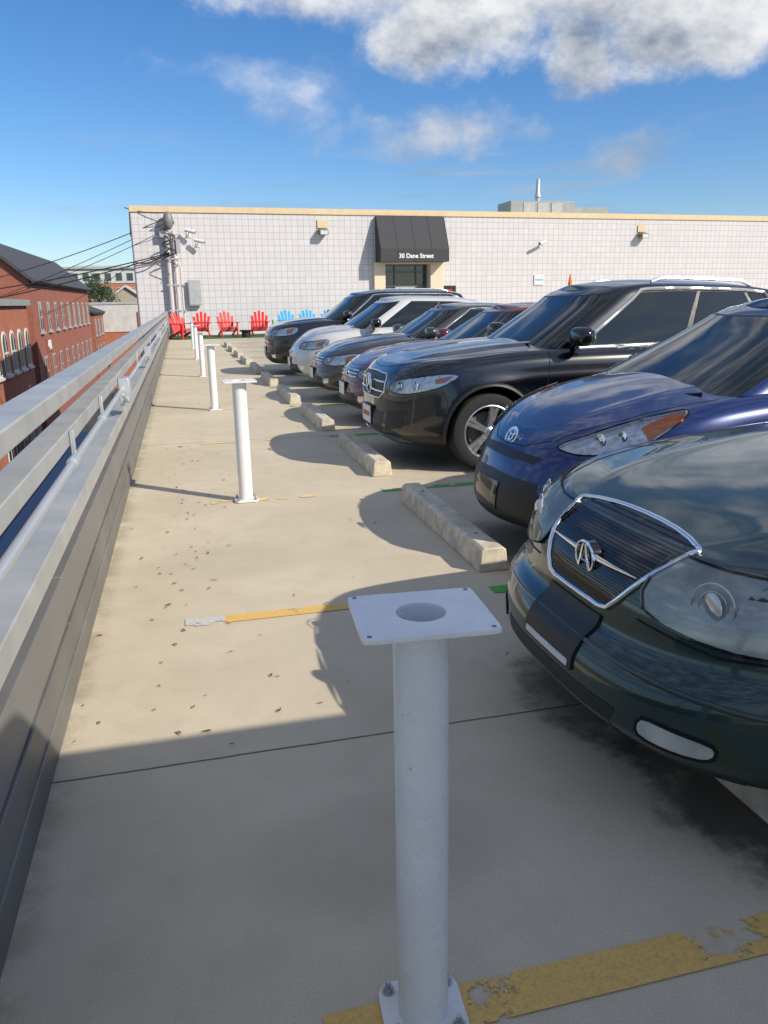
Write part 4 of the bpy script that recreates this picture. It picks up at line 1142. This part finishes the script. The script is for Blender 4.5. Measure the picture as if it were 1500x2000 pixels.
def tree(x,y,zb,h,r,seed):
    random.seed(seed)
    e=empty("tree",(x,y,zb),"dense dark green street tree beyond the roofs","tree","trees beyond the roofs")
    b=MB(); b.cyl((0,0,0),(0,0,h*.6),.28,.14,8)
    for i in range(6):
        a=i*1.05; b.cyl((0,0,h*.4+i*.2),(math.cos(a)*r*.6,math.sin(a)*r*.6,h*.65+i*.25),.10,.03,6)
    b.obj("trunk",M_trunk,e)
    b=MB(); cl=[]
    for i in range(26):
        a=random.uniform(0,6.28); q=random.uniform(0,1)**.5*r; cl.append((math.cos(a)*q*.9,math.sin(a)*q*.9,h*.78+random.uniform(-.28,.2)*h*.8*(1-.4*q/r),random.uniform(.5,1.0)*r*.36))
    for (cx,cy,cz,cr) in cl:
        for k in range(70):
            v=Vector((random.gauss(0,1),random.gauss(0,1),random.gauss(0,1))).normalized()*cr*random.uniform(.6,1.1)
            c=Vector((cx,cy,cz))+v; s=random.uniform(.10,.24); u=Vector((random.gauss(0,1),random.gauss(0,1),random.gauss(0,1))).normalized(); w=u.orthogonal().normalized()
            b.add([c-u*s,c+w*s*.5,c+u*s,c-w*s*.5],[(0,1,2,3)])
    b.obj("crown",M_leafg,e,smooth=False)
tree(-11.6,126,-9.5,16.5,2.9,3); tree(-13.5,132,-9.5,15,3.4,4)
# ------------------------------------------------------------------ world
sunv=Vector((1.0,-.97,.919)).normalized()
el=math.asin(sunv.z); az=math.atan2(sunv.x,sunv.y)
W=bpy.data.worlds.new("World"); SC.world=W; W.use_nodes=True
N=NT(W.node_tree); nt=W.node_tree; bg=nt.nodes['Background']; out=nt.nodes['World Output']
sky=N.n('ShaderNodeTexSky',sky_type='NISHITA'); sky.sun_disc=False; sky.sun_elevation=el; sky.sun_rotation=az
sky.altitude=50; sky.air_density=1.0; sky.dust_density=.3; sky.ozone_density=3.0
hs=N.n('ShaderNodeHueSaturation'); hs.inputs['Saturation'].default_value=1.24; N.l(sky.outputs[0],hs.inputs['Color'])
tint=N.mix(1.0,hs.outputs[0],(.80,.86,.99,1),'MULTIPLY')
N.l(tint,bg.inputs[0]); bg.inputs[1].default_value=.14
tc=N.n('ShaderNodeTexCoord').outputs['Generated']
sp=N.n('ShaderNodeSeparateXYZ'); N.l(tc,sp.inputs[0])
AZ0=N.m('MULTIPLY',N.m('ARCTAN2',sp.outputs[0],sp.outputs[1]),57.2958); EL0=N.m('MULTIPLY',N.m('ARCSINE',sp.outputs[2]),57.2958)
wn=N.n('ShaderNodeTexNoise'); wn.inputs['Scale'].default_value=9; wn.inputs['Detail'].default_value=6; wn.inputs['Roughness'].default_value=.62; N.l(tc,wn.inputs['Vector'])
ws=N.n('ShaderNodeSeparateXYZ'); N.l(wn.outputs[1],ws.inputs[0])
AZ=N.m('ADD',AZ0,N.m('MULTIPLY',N.m('SUBTRACT',ws.outputs[0],.5),11.)); EL=N.m('ADD',EL0,N.m('MULTIPLY',N.m('SUBTRACT',ws.outputs[1],.5),6.))
def blob(a,e,ra,re,w):
    x=N.m('DIVIDE',N.m('SUBTRACT',AZ,a),ra); y=N.m('DIVIDE',N.m('SUBTRACT',EL,e),re)
    return N.m('MULTIPLY',N.m('SUBTRACT',1.,N.m('ADD',N.m('MULTIPLY',x,x),N.m('MULTIPLY',y,y))),w)
bl=[(27,21,20,6.3,1.6),(27.0,15.3,4.6,3.0,1.2),(19,16.3,6,3.0,1.2),(36,16.3,8,3.4,1.3),(10,19.0,7,2.0,.8),(9.3,13.3,4,1.2,.05),(17.8,11.0,7.5,1.8,.62),(31,9.3,5,1.7,.58)]
acc=N.m('ADD',0.,-1.0)
for q in bl: acc=N.m('MAXIMUM',acc,blob(*q))
hi=N.m('SUBTRACT',N.ramp(EL0,22,34,0,1.35),1.0)
bk=N.m('SUBTRACT',N.m('MULTIPLY',N.ramp(N.m('ABSOLUTE',N.m('SUBTRACT',AZ0,15)),32,55,0,1.25),N.ramp(EL0,4,14,.3,1)),1.0)
hi=N.m('MAXIMUM',hi,bk)
acc=N.m('MAXIMUM',acc,hi)
def cn(off):
    mp=N.n('ShaderNodeMapping'); mp.inputs['Scale'].default_value=(1,1,1.6); mp.inputs['Location'].default_value=off; N.l(tc,mp.inputs[0])
    return N.noise(mp.outputs[0],6.5,7,.60)
n1=cn((0,0,0)); n2=cn((.03,-.012,.05))
dens=N.m('ADD',acc,N.m('MULTIPLY',N.m('SUBTRACT',n1,.5),2.4))
alpha=N.ramp(dens,-.15,1.05,0,1)
lit=N.m('ADD',N.m('MULTIPLY',N.m('SUBTRACT',n1,n2),3.2),.58,clamp=True)
thick=N.ramp(dens,.7,2.0,0,1)
lit2=N.m('SUBTRACT',lit,N.m('MULTIPLY',thick,.22),clamp=True)
low=N.ramp(EL0,8,14.0,.30,1.0)
lit3=N.m('MULTIPLY',lit2,low)
cc=N.mix(lit3,(.27,.32,.41,1),(.96,.96,.96,1))
b2=N.n('ShaderNodeBackground'); N.l(cc,b2.inputs[0]); b2.inputs[1].default_value=1.0
mp3=N.n('ShaderNodeMapping'); mp3.inputs['Scale'].default_value=(3,3,38); mp3.inputs['Rotation'].default_value=(0,math.radians(2),0); N.l(tc,mp3.inputs[0])
ns=N.noise(mp3.outputs[0],1.6,4,.6)
stk=N.m('MULTIPLY',N.ramp(ns,.50,.75,0,.45),N.m('MULTIPLY',N.ramp(EL0,3,7,0,1),N.ramp(EL0,9,12,1,0)))
al=N.m('MAXIMUM',N.m('MULTIPLY',alpha,N.ramp(EL0,1,6,0,.97)),stk)
mx=N.n('ShaderNodeMixShader'); N.l(al,mx.inputs[0]); N.l(bg.outputs[0],mx.inputs[1]); N.l(b2.outputs[0],mx.inputs[2]); N.l(mx.outputs[0],out.inputs[0])
sl=bpy.data.lights.new("sun",'SUN'); sl.energy=4.9; sl.angle=math.radians(.5); sl.color=(1,.91,.77)
so=bpy.data.objects.new("sun",sl); so.rotation_euler=sunv.to_track_quat('Z','Y').to_euler(); COL.objects.link(so)
# ------------------------------------------------------------------ camera
r=Vector((.9691,-.2463,-.0169));u=Vector((.0799,.2480,.9655));F=Vector((.2336,.9369,-.2600))
F.normalize(); r=(r-F*r.dot(F)).normalized(); u=r.cross(F)
cam=bpy.data.cameras.new("camera"); cam.sensor_fit='HORIZONTAL'; cam.sensor_width=36; cam.lens=36*1529/1500; cam.clip_end=6000; cam.clip_start=.05
co=bpy.data.objects.new("camera",cam); COL.objects.link(co)
M=Matrix((( r.x,u.x,-F.x,0),(r.y,u.y,-F.y,0),(r.z,u.z,-F.z,1.5),(0,0,0,1)))
co.matrix_world=M; SC.camera=co
SC.view_settings.view_transform='Standard'; SC.view_settings.look='None'; SC.view_settings.exposure=0
